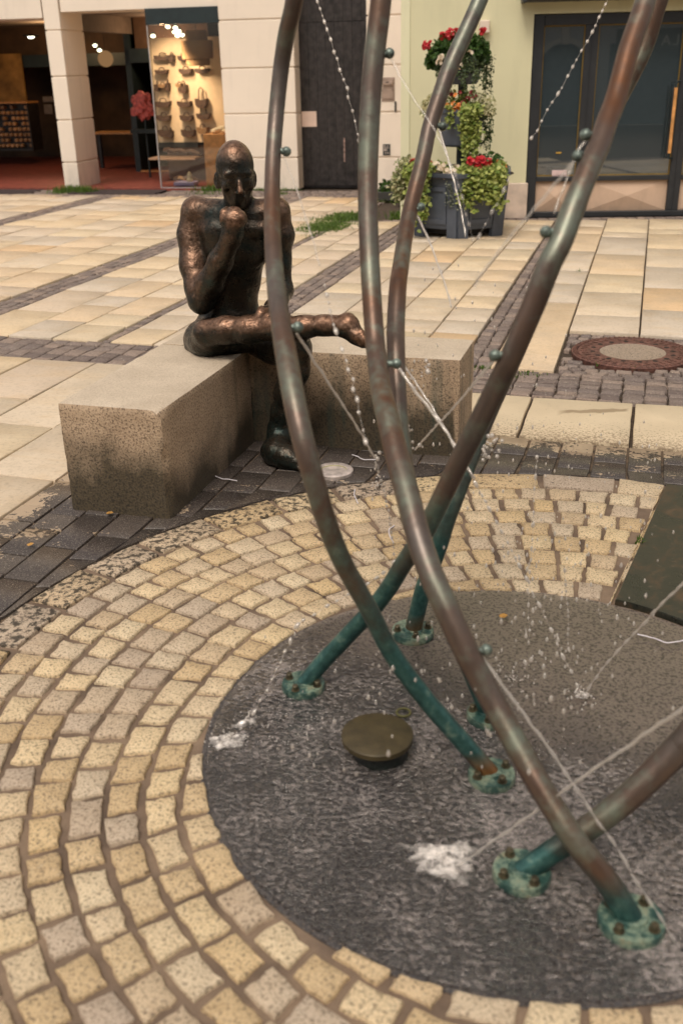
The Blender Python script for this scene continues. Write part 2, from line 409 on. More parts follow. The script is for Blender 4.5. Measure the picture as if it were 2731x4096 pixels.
def foammat():
    t = NT('white_foam')
    a = t.math('MULTIPLY', t.maprange(t.xyz(2), .0012, .0075), t.ramp(t.noise(45, 4, .65), [(.36, .12), (.60, .95)]))
    d = t.n('BsdfDiffuse', Color=(.95, .88, .82)); tr = t.n('BsdfTransparent'); gl = t.n('BsdfGlossy', Roughness=.2)
    m0 = t.n('MixShader', Fac=.15); t.t.links.new(d.outputs[0], m0.inputs[1]); t.t.links.new(gl.outputs[0], m0.inputs[2])
    m = t.n('MixShader'); t.set(m.inputs[0], a); t.t.links.new(tr.outputs[0], m.inputs[1]); t.t.links.new(m0.outputs[0], m.inputs[2]); t.t.links.new(m.outputs[0], t.out.inputs[0]); return t.m
m_foam = foammat(); m_jet3 = jetmat('soft_jet_water', .42)

# ------------------------------------------------------------------ ground and paving
TL = -.03                                  # the cross courses run slightly off square
g = MB(); g.add([(-70, -70, -.028), (70, -70, -.028), (70, 70, -.028), (-70, 70, -.028)], [(0, 1, 2, 3)])
struct('ground', g, m_earth)
def circ(c, r, n, z): return [(c[0]+r*math.cos(2*math.pi*i/n), c[1]+r*math.sin(2*math.pi*i/n), z) for i in range(n)]
g = MB(); g.add(circ(RC, RO-.004, 128, -.0115), [tuple(range(128))]); struct('mortar_bed', g, m_mort)

def stone(mb, poly, z, bev=.006, jit=.004, sub=2, rng=rnd, dome=.003, under=.03):
    """one stone from a quad outline: rough edges, worn arris, slightly domed top"""
    P = []
    n = len(poly)
    for i in range(n):
        a, b = Vector(poly[i]), Vector(poly[(i+1) % n])
        for k in range(sub):
            p = a.lerp(b, k/sub)
            q = jit*(1.0 if k else .8)
            P.append(Vector((p.x+rng.uniform(-q, q), p.y+rng.uniform(-q, q))))
    c = sum(P, Vector((0, 0)))/len(P)
    m = len(P); vs = []
    tz = z + rng.uniform(-.002, .002); tx, ty = rng.uniform(-.012, .012), rng.uniform(-.012, .012)
    for p in P: vs.append((p.x, p.y, z-under))
    for p in P: vs.append((p.x, p.y, tz-bev+tx*(p.x-c.x)+ty*(p.y-c.y)))
    for p in P:
        d = p-c; L = d.length or 1; q = c+d*max(.3, (L-bev*1.1)/L)
        vs.append((q.x, q.y, tz+tx*(q.x-c.x)+ty*(q.y-c.y)))
    vs.append((c.x, c.y, tz+dome))
    fs = []
    for r_ in range(2):
        for j in range(m): fs.append((r_*m+j, r_*m+(j+1) % m, (r_+1)*m+(j+1) % m, (r_+1)*m+j))
    for j in range(m): fs.append((2*m+j, 2*m+(j+1) % m, 3*m))
    mb.add(vs, fs)
# the plate's left edge; the ring of setts stops there
PA, PB = Vector((.19, 4.14)), Vector((.018, 3.058))
pdir = (PA-PB).normalized(); pn = Vector((pdir.y, -pdir.x))      # points right, into the plate
ring = MB()
def ringrow(r0, r1, ln, gap, seed, jit):
    q = random.Random(seed); ph = q.random(); course = r0 if ln < .2 else None
    rm = (r0+r1)/2 if course is None else RO-.165-.105*(course+.5)
    n = max(6, int(2*math.pi*rm/ln))
    R0 = (lambda t: r0) if course is None else (lambda t: RO-.165-pitch(t)*(course+1)); R1 = (lambda t: r1) if course is None else (lambda t: RO-.165-pitch(t)*course)
    cuts = [ph]
    for i in range(n): cuts.append(cuts[-1] + q.uniform(.82, 1.18))
    k = 2*math.pi/(cuts[-1]-cuts[0]); cuts = [c*k for c in cuts]
    for a, b in zip(cuts, cuts[1:]):
        ga = gap*1.1/2/max(.3, rm)
        a_, b_ = a+ga, b-ga
        mid = (a_+b_)/2
        P = []
        for (r, t) in ((R0(a_)+gap/2, a_), (R0(b_)+gap/2, b_), (R1(b_)-gap/2, b_), (R1(a_)-gap/2, a_)):
            P.append(Vector((RC[0]+r*math.cos(t)+q.uniform(-.005, .005), RC[1]+r*math.sin(t)+q.uniform(-.005, .005))))
        inside = sum((p-Vector(BC)).length < BR+.006 for p in P)
        if inside == 4: continue
        P2 = []
        for p in P:
            d = p-Vector(BC)
            if d.length < BR+.006: p = Vector(BC)+d*((BR+.006)/d.length)
            P2.append(p)
        c = sum(P2, Vector((0, 0)))/4
        e = [(P2[i]-P2[(i+1) % 4]).length for i in range(4)]
        if min(max(e[0], e[2]), max(e[1], e[3])) < .028: continue
        def inplate(p):
            d = p-PB; return d.dot(pn) > -.012 and -.4 < d.dot(pdir) < 1.5 and d.dot(pn) < 1.2
        if (c-PB).dot(pn) > 0 and (c-PB).dot(pdir) < .0 and c.y > 2.6: continue
        if any(inplate(p) for p in P2):
            P2 = [p - pn*((p-PB).dot(pn)+.010) if inplate(p) else p for p in P2]
            if min((P2[0]-P2[1]).length, (P2[2]-P2[3]).length) < .045: continue
        if any((p-Vector(BC)).length < BR-.004 for p in P2): continue
        cc = [P2[i] for i in range(4)]
        ar = sum(cc[i].x*cc[(i+1) % 4].y-cc[(i+1) % 4].x*cc[i].y for i in range(4))
        if ar < 0: cc = cc[::-1]
        stone(ring, cc, .0, .0045, jit, 4, q, .0012)
ringrow(RO-.165, RO, .30, .022, 5, .004)
def pitch(t):
    # the courses squeeze together round the near side of the basin
    d = math.degrees(t) % 360
    pts = ((0, .119), (100, .119), (150, .113), (186, .106), (212, .091), (250, .088), (290, .092), (330, .11), (360, .119))
    for (a, pa), (b, pb) in zip(pts, pts[1:]):
        if a <= d <= b: return pa+(pb-pa)*(d-a)/(b-a)
for k in range(12): ringrow(k, k+1, .112, .0165, 50+k, .0036)
struct('sett_paving', ring, m_sett, True, ang=50)

g = MB(); g.add([(-2.415, -1.6, -.016), (1.7, -1.6, -.016), (1.7, 4.62, -.016), (-2.415, 4.62, -.016)], [(0, 1, 2, 3)]); struct('paver_bed', g, plain('brown_joint_sand', (.105, .073, .048), .8, 0, .4, 25, .4))
# dark pavers between the ring and the slabs
def inbench(x, y, e=.0): return False
dp = MB()
q = random.Random(3); x = -2.41
while x < 1.6:
    w = .152; y = -1.6 + q.random()*.2
    ymax = 4.615 + TL*(x+.5)*.9
    while y < ymax:
        L = q.choice((.15, .21, .23, .27, .31)); y1 = min(y+L, ymax)
        if ymax - y1 < .09: y1 = ymax
        c = Vector((x+w/2, (y+y1)/2)); r = (c-Vector(RC)).length
        far = max((Vector((xx, yy))-Vector(RC)).length for xx in (x, x+w) for yy in (y, y1))
        if far > RO+.004:
            P = [Vector((x+.005, y+.005)), Vector((x+w-.005, y+.005)), Vector((x+w-.005, y1-.005)), Vector((x+.005, y1-.005))]
            P = [p if (p-Vector(RC)).length > RO+.008 else Vector(RC)+(p-Vector(RC)).normalized()*(RO+.008) for p in P]
            if (P[0]-P[2]).length > .06 and (P[1]-P[3]).length > .06: stone(dp, P, -.006, .003, .0008, 1, q, .0006)
        y = y1
    x += w
struct('dark_pavers', dp, m_dpave, True, ang=50)

# sandstone slabs in long strips, bands of small setts between them
def ylim(x):
    gl = 12.17 + (x+1.337)*math.tan(R(12.6)) - .14        # foot of the green house
    return gl if x > -3.35 else 13.55 + .07*(x+8.8)
YB0, YB1 = 5.36, 5.84                                       # cross band of setts (at x = -2)
def tl(x): return TL*(x+2.)
slabs = MB(); pale = MB(); bands = MB()
def slabbox(mb, x0, x1, y0, y1, z=0., gp=.0062):
    P = [Vector((x0+gp, y0+gp+tl(x0))), Vector((x1-gp, y0+gp+tl(x1))), Vector((x1-gp, y1-gp+tl(x1))), Vector((x0+gp, y1-gp+tl(x0)))]
    stone(mb, P, z, .004, .0012, 3, rnd, .0004)
def yy(pts):
    o = []
    for (a, b) in pts:
        p = gz((1900+a/1.887)/K, (700+b/1.887)/K); o.append(p.y-tl(p.x))
    return sorted(o)
known = {(-.43, .03): yy([(1100, 470), (1080, 600), (1050, 752), (1030, 890), (1000, 1062)]),
         (.03, .5): yy([(1450, 445), (1450, 562), (1400, 695), (1400, 855), (1400, 1022)]),
         (-.81, -.43): yy([(850, 440), (820, 572), (760, 722), (720, 820), (680, 963)])}
cols = [(-11.4,-10.9),(-10.9,-10.4),(-10.4,-9.9),(-9.65,-9.2),(-9.2,-8.72),(-8.72,-8.25),(-8.25,-7.77),(-7.44,-6.95),(-6.95,-6.42),(-6.42,-5.9),(-5.9,-5.37),(-5.37,-4.9),
        (-4.6,-4.17),(-4.17,-3.82),(-3.82,-3.46),(-3.37,-3.05),(-3.05,-2.72),(-2.45,-2.06),(-2.06,-1.66),(-1.66,-1.31),(-1.31,-1.0),(-.81,-.43),(-.43,.03),(.03,.5),(.5,.93),(.93,1.4),(1.4,1.85),(2.0,2.45),(2.45,2.9),(2.9,3.4),(3.4,3.9),(3.9,4.4)]
for (x0, x1) in cols:
    y = YB1; top = ylim((x0+x1)/2)
    cuts = [YB1]; kn = known.get((x0, x1))
    if kn: cuts += [v for v in kn if v > YB1+.9 or (x0 != -.43 and x0 != .03)]
    if x0 >= -.44 and x0 < .45: cuts[0] = 6.80-tl(0)        # starts behind the manhole field
    c = sorted(cuts)
    while c[-1] < top-.3: c.append(c[-1]+rnd.choice((.36, .42, .5, .62, .74)))
    c[-1] = top
    for a, b in zip(c, c[1:]):
        if b-a > .08: slabbox(slabs, x0, x1, a, b)
# slabs on the near side, left of the dark pavers
nx = [-2.41, -2.80, -3.20, -3.66, -4.1, -4.6, -5.1, -5.6, -6.1, -6.6, -7.1, -7.6]
for i, (a, b) in enumerate(zip(nx, nx[1:])):
    c = [YB0]
    fixed = {0: [4.30, 3.58, 3.12], 1: [4.21, 3.60, 2.9], 2: [4.6, 3.9, 3.2]}.get(i, [])
    c += fixed
    while c[-1] > -1: c.append(c[-1]-rnd.choice((.45, .55, .7, .85)))
    for hi, lo in zip(c, c[1:]): slabbox(slabs, b, a, lo, hi)
for (x0, x1) in ((-2.41, -1.9), (-1.9, -1.45), (-1.45, -1.0), (-1.0, -.5), (-.5, .03), (.03, .56), (.56, 1.1), (1.1, 1.65)):
    P = [(x0+.008, 4.635+TL*(x0+.5)), (x1-.008, 4.635+TL*(x1+.5)), (x1-.008, 5.285+TL*.4*(x1+.5)), (x0+.008, 5.285+TL*.4*(x0+.5))]
    stone(pale, [Vector(p) for p in P], .0, .005, .003, 5, rnd, .0004)
struct('pavement_slabs', slabs, m_slab, True, ang=50)
struct('pale_kerb_slabs', pale, m_lslab, True, ang=50)
def settband(x0, x1, y0, y1, sx, sy, along_y=True, keep=None, seed=1, z=-.004, tilt=True):
    q = random.Random(seed)
    if along_y:
        nr = max(1, round((x1-x0)/sx)); w = (x1-x0)/nr
        for i in range(nr):
            y = y0 - q.random()*sy
            while y < y1:
                L = sy*q.uniform(.75, 1.3); a, b = max(y, y0), min(y+L, y1)
                if b-a > .03:
                    xa, xb = x0+i*w+.005, x0+(i+1)*w-.005
                    P = [Vector((xx+q.uniform(-.006, .006), yv+q.uniform(-.006, .006)+(tl(xx) if tilt else 0))) for xx, yv in ((xa, a+.005), (xb, a+.005), (xb, b-.005), (xa, b-.005))]
                    if keep is None or keep(sum(P, Vector((0, 0)))/4): stone(bands, P, z+q.uniform(-.004, .003), .0055, .004, 2, q, .001)
                y += L
    else:
        nr = max(1, round((y1-y0)/sy)); w = (y1-y0)/nr
        for i in range(nr):
            x = x0 - q.random()*sx
            while x < x1:
                L = sx*q.uniform(.8, 1.25); a, b = max(x, x0), min(x+L, x1)
                if b-a > .03:
                    ya, yb = y0+i*w+.006, y0+(i+1)*w-.006
                    P = [Vector((xx+q.uniform(-.006, .006), yv+q.uniform(-.005, .005)+(tl(xx) if tilt else 0))) for xx, yv in ((a+.006, ya), (b-.006, ya), (b-.006, yb), (a+.006, yb))]
                    if keep is None or keep(sum(P, Vector((0, 0)))/4): stone(bands, P, z+q.uniform(-.004, .003), .0055, .0045, 3, q, .001)
                x += L
for i, (a, b) in enumerate(((-4.88, -4.61), (-3.45, -3.38), (-2.71, -2.46), (-.99, -.82), (-7.76, -7.45), (-9.89, -9.66), (1.86, 1.99))):
    settband(a, b, YB1, ylim((a+b)/2), .085 if b-a > .1 else .07, .095, True, seed=20+i)
settband(-9, -2.41, YB0, YB1, .125, .115, True, seed=40, tilt=True)
settband(-2.41, 4, YB0-.01, YB1-.0, .118, .078, True, seed=41)
MH = (-.003, 6.32)
settband(-.42, 1.0, 5.83, 6.79, .085, .075, False, keep=lambda p: (p-Vector(MH)).length > .39, seed=42)
# courses of small setts along the feet of both fronts
for i in range(90):
    pass
struct('sett_bands', bands, m_dsett, True, ang=50)
# ------------------------------------------------------------------ granite bench: two blocks
def block(name, label, x0, x1, y0, y1, h, seed, chips=()):
    import bmesh
    bm = bmesh.new(); bmesh.ops.create_cube(bm, size=1)
    for v in bm.verts: v.co = Vector(((x0+x1)/2+v.co.x*(x1-x0), (y0+y1)/2+v.co.y*(y1-y0), h/2-.01+v.co.z*(h+.02)))
    bmesh.ops.subdivide_edges(bm, edges=bm.edges[:], cuts=26, use_grid_fill=True)
    bm.normal_update()
    c = Vector(((x0+x1)/2, (y0+y1)/2, h/2))
    for v in bm.verts:
        ex = min(v.co.x-x0, x1-v.co.x) < 1e-4; ey = min(v.co.y-y0, y1-v.co.y) < 1e-4; ez = h+.0-v.co.z < 1e-4
        n_ = ex+ey+ez
        p = v.co*14+Vector((seed, 0, 0))
        d = noise.noise(p)*.0016
        v.co += v.normal*d
        if n_ >= 2:
            k = .003+abs(noise.noise(v.co*22))*.003
            for ch, rad, dp_ in chips:
                L = (v.co-Vector(ch)).length
                if L < rad: k += dp_*(1-L/rad)
            s = (v.co-c)
            if ex: v.co.x -= math.copysign(k, s.x)
            if ey: v.co.y -= math.copysign(k, s.y)
            if ez: v.co.z -= k
    me = bpy.data.meshes.new(name); bm.to_mesh(me); bm.free()
    loc = Vector(((x0+x1)/2, y0, 0))
    me.transform(Matrix.Translation(-loc))
    for p in me.polygons: p.use_smooth = True
    me.set_sharp_from_angle(angle=R(40)); me.materials.append(m_bench)
    o = bpy.data.objects.new(name, me); COL.objects.link(o); o.location = loc
    return tag(o, label, 'stone bench', 'granite blocks of the corner bench')
HB = .456
block('granite_block', 'long granite bench block left of the bronze man, its chipped end nearest the fountain', -2.178, -1.725, 3.335, 4.285, HB, 3,
      chips=(((-1.725, 3.335, .25), .05, .012), ((-1.725, 3.335, .12), .16, .010), ((-1.725, 3.335, HB), .06, .010)))
block('granite_block', 'granite bench block under the bronze man, running right behind the tall pipes', -2.178, -.728, 4.289, 4.665, HB, 9)

# ------------------------------------------------------------------ bronze seated man (one continuous cast body)
class SDF:
    def __init__(s, lo, hi, h):
        s.lo = np.array(lo, float); s.h = h
        s.n = np.ceil((np.array(hi)-s.lo)/h).astype(int)+1
        s.g = np.full(s.n, .06, np.float32)
    def _blk(s, a, b, pad):
        i0 = np.maximum(0, np.floor((np.minimum(a, b)-pad-s.lo)/s.h).astype(int)); i1 = np.minimum(s.n, np.ceil((np.maximum(a, b)+pad-s.lo)/s.h).astype(int)+1)
        ax = [s.lo[k]+s.h*np.arange(i0[k], i1[k]) for k in range(3)]
        X, Y, Z = np.meshgrid(*ax, indexing='ij'); return tuple(slice(i0[k], i1[k]) for k in range(3)), np.stack([X, Y, Z], -1)
    def _un(s, sl, d, k, sub=False):
        a = s.g[sl]
        if sub:
            d = -d; hh = np.clip(.5+.5*(d-a)/k*1., 0, 1); s.g[sl] = a*(1-hh)+d*hh + k*hh*(1-hh); return
        hh = np.clip(.5+.5*(a-d)/k, 0, 1); s.g[sl] = a*(1-hh)+d*hh - k*hh*(1-hh)
    def cone(s, a, b, ra, rb, k=.02, sub=False):
        a, b = np.array(a, float), np.array(b, float)
        sl, P = s._blk(a, b, max(ra, rb)+.06)
        ab = b-a; L2 = ab@ab+1e-9
        t = np.clip(((P-a)@ab)/L2, 0, 1); d = np.linalg.norm(P-(a+t[..., None]*ab), axis=-1)-(ra+(rb-ra)*t)
        s._un(sl, d, k, sub)
    def chain(s, pts, rads, k=.02):
        for i in range(len(pts)-1): s.cone(pts[i], pts[i+1], rads[i], rads[i+1], k)
    def ell(s, c, ax, r, k=.02, sub=False):
        c = np.array(c, float); r = np.array(r, float); A = np.array(ax, float)
        sl, P = s._blk(c, c, r.max()+.06)
        q = (P-c)@A.T
        k0 = np.linalg.norm(q/r, axis=-1); k1 = np.linalg.norm(q/(r*r), axis=-1)+1e-9
        s._un(sl, k0*(k0-1)/k1, k, sub)
    def mesh(s):
        g = s.g; n = g.shape
        c = np.stack([g[i:n[0]-1+i, j:n[1]-1+j, k:n[2]-1+k] for i in (0, 1) for j in (0, 1) for k in (0, 1)], 0)
        act = (c.min(0) < 0) & (c.max(0) >= 0)
        idx = np.argwhere(act); cv = c[:, act].T
        off = np.array([(i, j, k) for i in (0, 1) for j in (0, 1) for k in (0, 1)], float)
        acc = np.zeros((len(idx), 3)); cnt = np.zeros(len(idx))
        for a in range(8):
            for b in range(a+1, 8):
                if np.abs(off[a]-off[b]).sum() != 1: continue
                m = (cv[:, a] < 0) != (cv[:, b] < 0)
                t = cv[:, a]/(cv[:, a]-cv[:, b]+1e-12)
                p = off[a]+(off[b]-off[a])*t[:, None]
                acc[m] += p[m]; cnt[m] += 1
        V = s.lo + s.h*(idx + acc/cnt[:, None])
        lut = np.full(act.shape, -1, int); lut[tuple(idx.T)] = np.arange(len(idx))
        fs = []
        for ax in range(3):
            sl0 = [slice(None)]*3; sl1 = [slice(None)]*3
            sl0[ax] = slice(0, n[ax]-1); sl1[ax] = slice(1, n[ax])
            s0 = g[tuple(sl0)] < 0; s1 = g[tuple(sl1)] < 0
            e = np.argwhere(s0 != s1); flip = s0[tuple(e.T)]
            u, w = (ax+1) % 3, (ax+2) % 3
            ok = (e[:, u] > 0) & (e[:, w] > 0) & (e[:, u] < n[u]-1) & (e[:, w] < n[w]-1)
            e = e[ok]; flip = flip[ok]
            q = []
            for du, dw in ((-1, -1), (0, -1), (0, 0), (-1, 0)):
                f = e.copy(); f[:, u] += du; f[:, w] += dw; q.append(lut[tuple(f.T)])
            q = np.stack(q, 1); q[~flip] = q[~flip][:, ::-1]; fs.append(q)
        return V, np.concatenate(fs)

def statue():
    B = SDF((-2.30, 3.72, -.02), (-.98, 4.72, 1.40), .0062)
    Y = lambda px, py, y: np.array(gy(px, py, y))
    f = np.array([.50, -.86, -.10]); f /= np.linalg.norm(f)
    r = np.array([.865, .50, 0]); r /= np.linalg.norm(r); u = np.cross(r, f); u = -u if u[2] < 0 else u
    FR = np.array([r, f, u])
    # torso
    pel = Y(528, 762, 4.44); wai = Y(529, 690, 4.44); che = Y(543, 565, 4.41); nb = Y(546, 487, 4.39)
    tr = np.array([.955, .295, 0]); tf = np.array([.295, -.955, 0]); TA = np.array([tr, tf, [0, 0, 1.]])
    B.ell(pel, TA, (.165, .125, .13), .03)
    B.ell(Y(529, 735, 4.43), TA, (.135, .10, .12), .05); B.ell(wai, TA, (.128, .090, .13), .05)
    B.ell(Y(536, 630, 4.43), TA, (.134, .096, .14), .05)
    B.ell(che, TA, (.155, .108, .135), .05); B.ell(Y(543, 520, 4.42), TA, (.175, .098, .09), .05)
    # shoulders, collar bones, neck
    sR = Y(452, 487, 4.42); sL = Y(633, 487, 4.45)
    B.cone(sR, nb, .062, .058, .035); B.cone(sL, nb, .060, .058, .035)
    B.cone(Y(470, 482, 4.375), Y(535, 500, 4.345), .014, .012, .045); B.cone(Y(622, 486, 4.415), Y(560, 500, 4.355), .014, .012, .045)
    B.ell(Y(508, 530, 4.345), TA, (.07, .026, .03), .04); B.ell(Y(586, 528, 4.36), TA, (.07, .026, .03), .04)
    hc = Y(541, 398, 4.345)
    B.cone(nb+[0, 0, -.02], hc+np.array([0, .03, -.07]), .060, .056, .03)
    # right arm (on the left of the picture) bent, fist under the chin
    el = Y(463, 690, 4.27); wr = Y(534, 540, 4.19)
    B.chain([sR, Y(442, 540, 4.40), Y(446, 610, 4.35), Y(456, 660, 4.30), el], [.070, .066, .064, .060, .058], .03)
    B.chain([el, Y(483, 650, 4.255), Y(507, 600, 4.225), wr], [.058, .060, .052, .043], .03)
    fa = np.array([[.93, .36, 0], [.36, -.93, 0], [0, 0, 1]])
    B.cone(wr, Y(540, 508, 4.185), .044, .046, .03)
    B.ell(Y(540, 503, 4.185), fa, (.054, .036, .043), .02)
    for i, (px, py) in enumerate(((524, 487), (534, 481), (545, 483), (555, 491))):      # four fingers curled back under the chin
        k0 = Y(px, py+8, 4.165); k1 = Y(px, py-1+i*.5, 4.185); k2 = Y(px-3, py+1, 4.225); k3 = Y(px-4, py+14, 4.235)
        B.chain([k0, k1, k2, k3], [.0135, .0135, .0125, .011], .008)
    B.chain([Y(519, 520, 4.18), Y(513, 503, 4.165), Y(513, 488, 4.175), Y(521, 479, 4.20)], [.019, .0165, .015, .012], .010)
    # left arm hangs to the shin
    el2 = Y(650, 668, 4.44)
    B.chain([sL, Y(647, 540, 4.45), Y(643, 600, 4.45), el2], [.064, .054, .049, .047], .03)
    hnd = Y(617, 716, 4.125)
    B.chain([el2, Y(640, 690, 4.34), Y(627, 706, 4.22), hnd], [.046, .042, .036, .030], .025)
    B.ell(Y(622, 718, 4.11), np.array([[1, 0, 0], [0, 1, 0], [0, 0, 1.]]), (.046, .036, .022), .015)
    for px, p2, l, ln in ((614, 614, 726, 750), (627, 628, 724, 756), (640, 641, 724, 757), (652, 652, 726, 750)):
        B.chain([Y(px, 714, 4.085), Y(p2-.5, l, 4.035), Y(p2, (l+ln)/2, 4.022), Y(p2, ln, 4.020)], [.0145, .0138, .0125, .0108], .006)
    B.chain([Y(610, 712, 4.11), Y(600, 711, 4.085), Y(597, 717, 4.065), Y(597, 725, 4.055)], [.017, .0155, .014, .0115], .008)
    # crossed right leg: thigh forward to a knee on the left, shin level across, bare foot past the other knee
    kn = Y(474, 766, 4.075); an = Y(770, 748, 4.005)
    hipR = Y(488, 775, 4.42)
    B.chain([hipR, Y(470, 782, 4.26), Y(474, 781, 4.13)], [.105, .090, .072], .04)
    B.ell(Y(492, 783, 4.19), TA, (.115, .10, .066), .04)
    B.ell(Y(530, 785, 4.24), TA, (.12, .09, .062), .04)
    B.chain([kn, Y(520, 758, 4.065), Y(575, 757, 4.055), Y(640, 754, 4.04), Y(700, 751, 4.02), Y(745, 747, 4.01), an], [.063, .058, .057, .053, .046, .040, .039], .03)
    B.ell(Y(802, 741, 3.985), np.array([[.9, -.1, -.42], [.1, 1, 0], [.42, 0, .9]]), (.044, .036, .038), .03)
    B.chain([an, Y(795, 752, 3.985), Y(818, 772, 3.97), Y(834, 786, 3.96)], [.039, .040, .033, .026], .025)
    B.ell(Y(798, 728, 4.005), np.eye(3), (.024, .024, .016), .02)
    for i in range(5):                                                # toes in a row
        a = Y(829+i*3.2, 772+i*5.0-8, 3.955-.004*i); b = Y(835+i*2.6, 786+i*4.0-6, 3.945)
        B.chain([a, b, b+np.array([.004, .006, -.012])], [.0135-.001*i+.003*(i == 0), .0135-.001*i, .011], .006)
    # standing left leg
    hipL = Y(590, 775, 4.42); kL = Y(676, 800, 4.075)
    B.chain([hipL, Y(630, 790, 4.25), kL], [.098, .086, .072], .04)
    B.ell(Y(682, 800, 4.05), np.eye(3), (.060, .060, .062), .03)
    B.chain([kL, Y(676, 850, 4.07), Y(662, 900, 4.10), Y(650, 945, 4.125), Y(644, 990, 4.14)], [.066, .064, .058, .052, .055], .03)
    B.cone(Y(644, 985, 4.14), gz(640, 1035, .045), .056, .062, .03)
    B.chain([gz(636, 1040, .05), gz(660, 1050, .042), gz(683, 1062, .030)], [.064, .052, .034], .035)
    B.ell(gz(626, 1036, .04), np.eye(3), (.055, .06, .05), .03)
    for i in range(5):
        c = gz(664+i*6.5, 1066-abs(i-2.6)*1.4+i*.8, .018); B.cone(c, np.array(c)+np.array([.016, -.030, -.004]), .014, .011, .006)
    # head: long egg skull, brow, sunken eyes, straight nose, closed mouth, ears
    P = lambda a, b, c: hc + r*a + f*b + u*c
    B.ell(P(0, -.012, .030), FR, (.084, .106, .108), .02)
    B.ell(P(0, .010, -.045), FR, (.069, .086, .098), .03)
    B.ell(P(0, .042, -.108), FR, (.042, .044, .044), .025)
    B.cone(P(-.052, .079, .012), P(.052, .079, .012), .013, .013, .02)
    for s_ in (-1, 1):
        B.ell(P(s_*.033, .100, -.012), FR, (.019, .0055, .011), .014, sub=True)
        B.ell(P(s_*.033, .080, -.014), FR, (.018, .014, .010), .005)
        B.cone(P(s_*.019, .0935, -.0175), P(s_*.046, .089, -.0185), .0035, .003, .004)
        B.ell(P(s_*.048, .064, -.045), FR, (.020, .018, .020), .03)
        B.ell(P(s_*.048, .078, -.074), FR, (.014, .010, .020), .02, sub=True)
        B.ell(P(s_*.083, -.004, -.030), np.array([r*.9+f*.3*s_, f, u]), (.011, .024, .038), .006)
        B.ell(P(s_*.090, -.002, -.026), FR, (.006, .012, .020), .005, sub=True)
        B.ell(P(s_*.016, .108, -.062), FR, (.011, .012, .009), .006)
    B.chain([P(0, .088, .006), P(0, .104, -.025), P(0, .119, -.056)], [.0095, .0110, .0145], .007)
    B.cone(P(-.022, .086, -.086), P(.022, .086, -.086), .0075, .0075, .006)
    B.cone(P(-.017, .084, -.0985), P(.017, .084, -.0985), .0085, .0085, .006)
    B.cone(P(-.026, .098, -.0925), P(.026, .098, -.0925), .0026, .0026, .003, sub=True)
    V, fs = B.mesh()
    # a few rounds of smoothing
    me = bpy.data.meshes.new('bronze_statue'); base = Vector((float(pel[0]), float(pel[1]), 0))
    N = len(V); E = np.concatenate([fs[:, [0, 1]], fs[:, [1, 2]], fs[:, [2, 3]], fs[:, [3, 0]]])
    headz = nb[2]+.07
    for it in range(3):
        acc = np.zeros_like(V); cnt = np.zeros(N)
        np.add.at(acc, E[:, 0], V[E[:, 1]]); np.add.at(cnt, E[:, 0], 1)
        w = np.where(V[:, 2] > headz, .26, .5)[:, None]
        V = V*(1-w) + w*acc/np.maximum(cnt, 1)[:, None]
    # where the cast is rubbed bright, plus light and shade painted on the face
    rub_shade = np.zeros(N)
    def band(pts, rad, a):
        for p, p2 in zip(pts, pts[1:]):
            p, p2 = np.array(p), np.array(p2); ab = p2-p; t = np.clip(((V-p)@ab)/(ab@ab), 0, 1)
            d = np.linalg.norm(V-(p+t[:, None]*ab), axis=1); rub_shade[:] = np.maximum(rub_shade, a*np.clip(1.4-1.4*d/rad, 0, 1))
    def spot(c, rad, a):
        d = np.linalg.norm(V-np.array(c), axis=1); rub_shade[:] = np.maximum(rub_shade, a*np.clip(1.4-1.4*d/rad, 0, 1))
    spot(P(0, -.0, .12), .12, 1.); spot(P(0, .125, -.045), .03, .55); spot(P(-.035, .09, .018), .02, .25); spot(P(.035, .09, .018), .02, .25)  # crown rubbed; nose and brows painted bright as if lit
    dface = np.linalg.norm((V-np.array(P(0, .085, -.045)))/np.array([1, 1, 1.15]), axis=1); rub_shade -= .75*np.clip(1.5-1.5*dface/.085, 0, 1)*(np.abs((V-np.array(hc))@r) > .013)  # face beside the nose darkened, its shade put into the colour
    rub_shade -= .35*np.clip(1.4-1.4*np.linalg.norm((V-np.array(Y(540, 610, 4.33)))/np.array([1, 1, 1.6]), axis=1)/.16, 0, 1)
    for c, rad in ((Y(538, 500, 4.16), .09), (Y(512, 490, 4.16), .06), (sR, .14), (sL, .14), (Y(830, 775, 3.93), .08), (Y(600, 716, 4.06), .05), (Y(616, 735, 4.02), .06)):
        spot(c, rad, .8)
    band([Y(475, 730, 4.04), Y(560, 736, 4.0), Y(640, 733, 3.98), Y(720, 731, 3.97), Y(805, 732, 3.96)], .085, .72)
    band([Y(440, 500, 4.35), Y(440, 580, 4.31), Y(456, 655, 4.24)], .10, .62); band([Y(490, 630, 4.21), Y(528, 550, 4.14)], .06, .45)
    vn = np.zeros_like(V); a, b, c, d = (V[fs[:, k]] for k in range(4)); nn = np.cross(c-a, d-b)
    for k in range(4): np.add.at(vn, fs[:, k], nn)
    vn /= np.linalg.norm(vn, axis=1)[:, None]+1e-12
    amp = np.where(V[:, 2] > headz, .0006, .0017)
    dsp = np.array([noise.noise(Vector(p)*38)*.6 + noise.noise(Vector(p)*85)*.4 + noise.noise(Vector(p)*14)*.7 for p in V])
    V = V + vn*(dsp*amp)[:, None]
    me.from_pydata((V-np.array(base)).tolist(), [], fs.tolist()); me.update()
    at = me.attributes.new('rub_shade', 'FLOAT', 'POINT'); at.data.foreach_set('value', rub_shade.astype(np.float32))
    for p in me.polygons: p.use_smooth = True
    me.materials.append(m_bronze)
    o = bpy.data.objects.new('bronze_statue', me); COL.objects.link(o); o.location = base
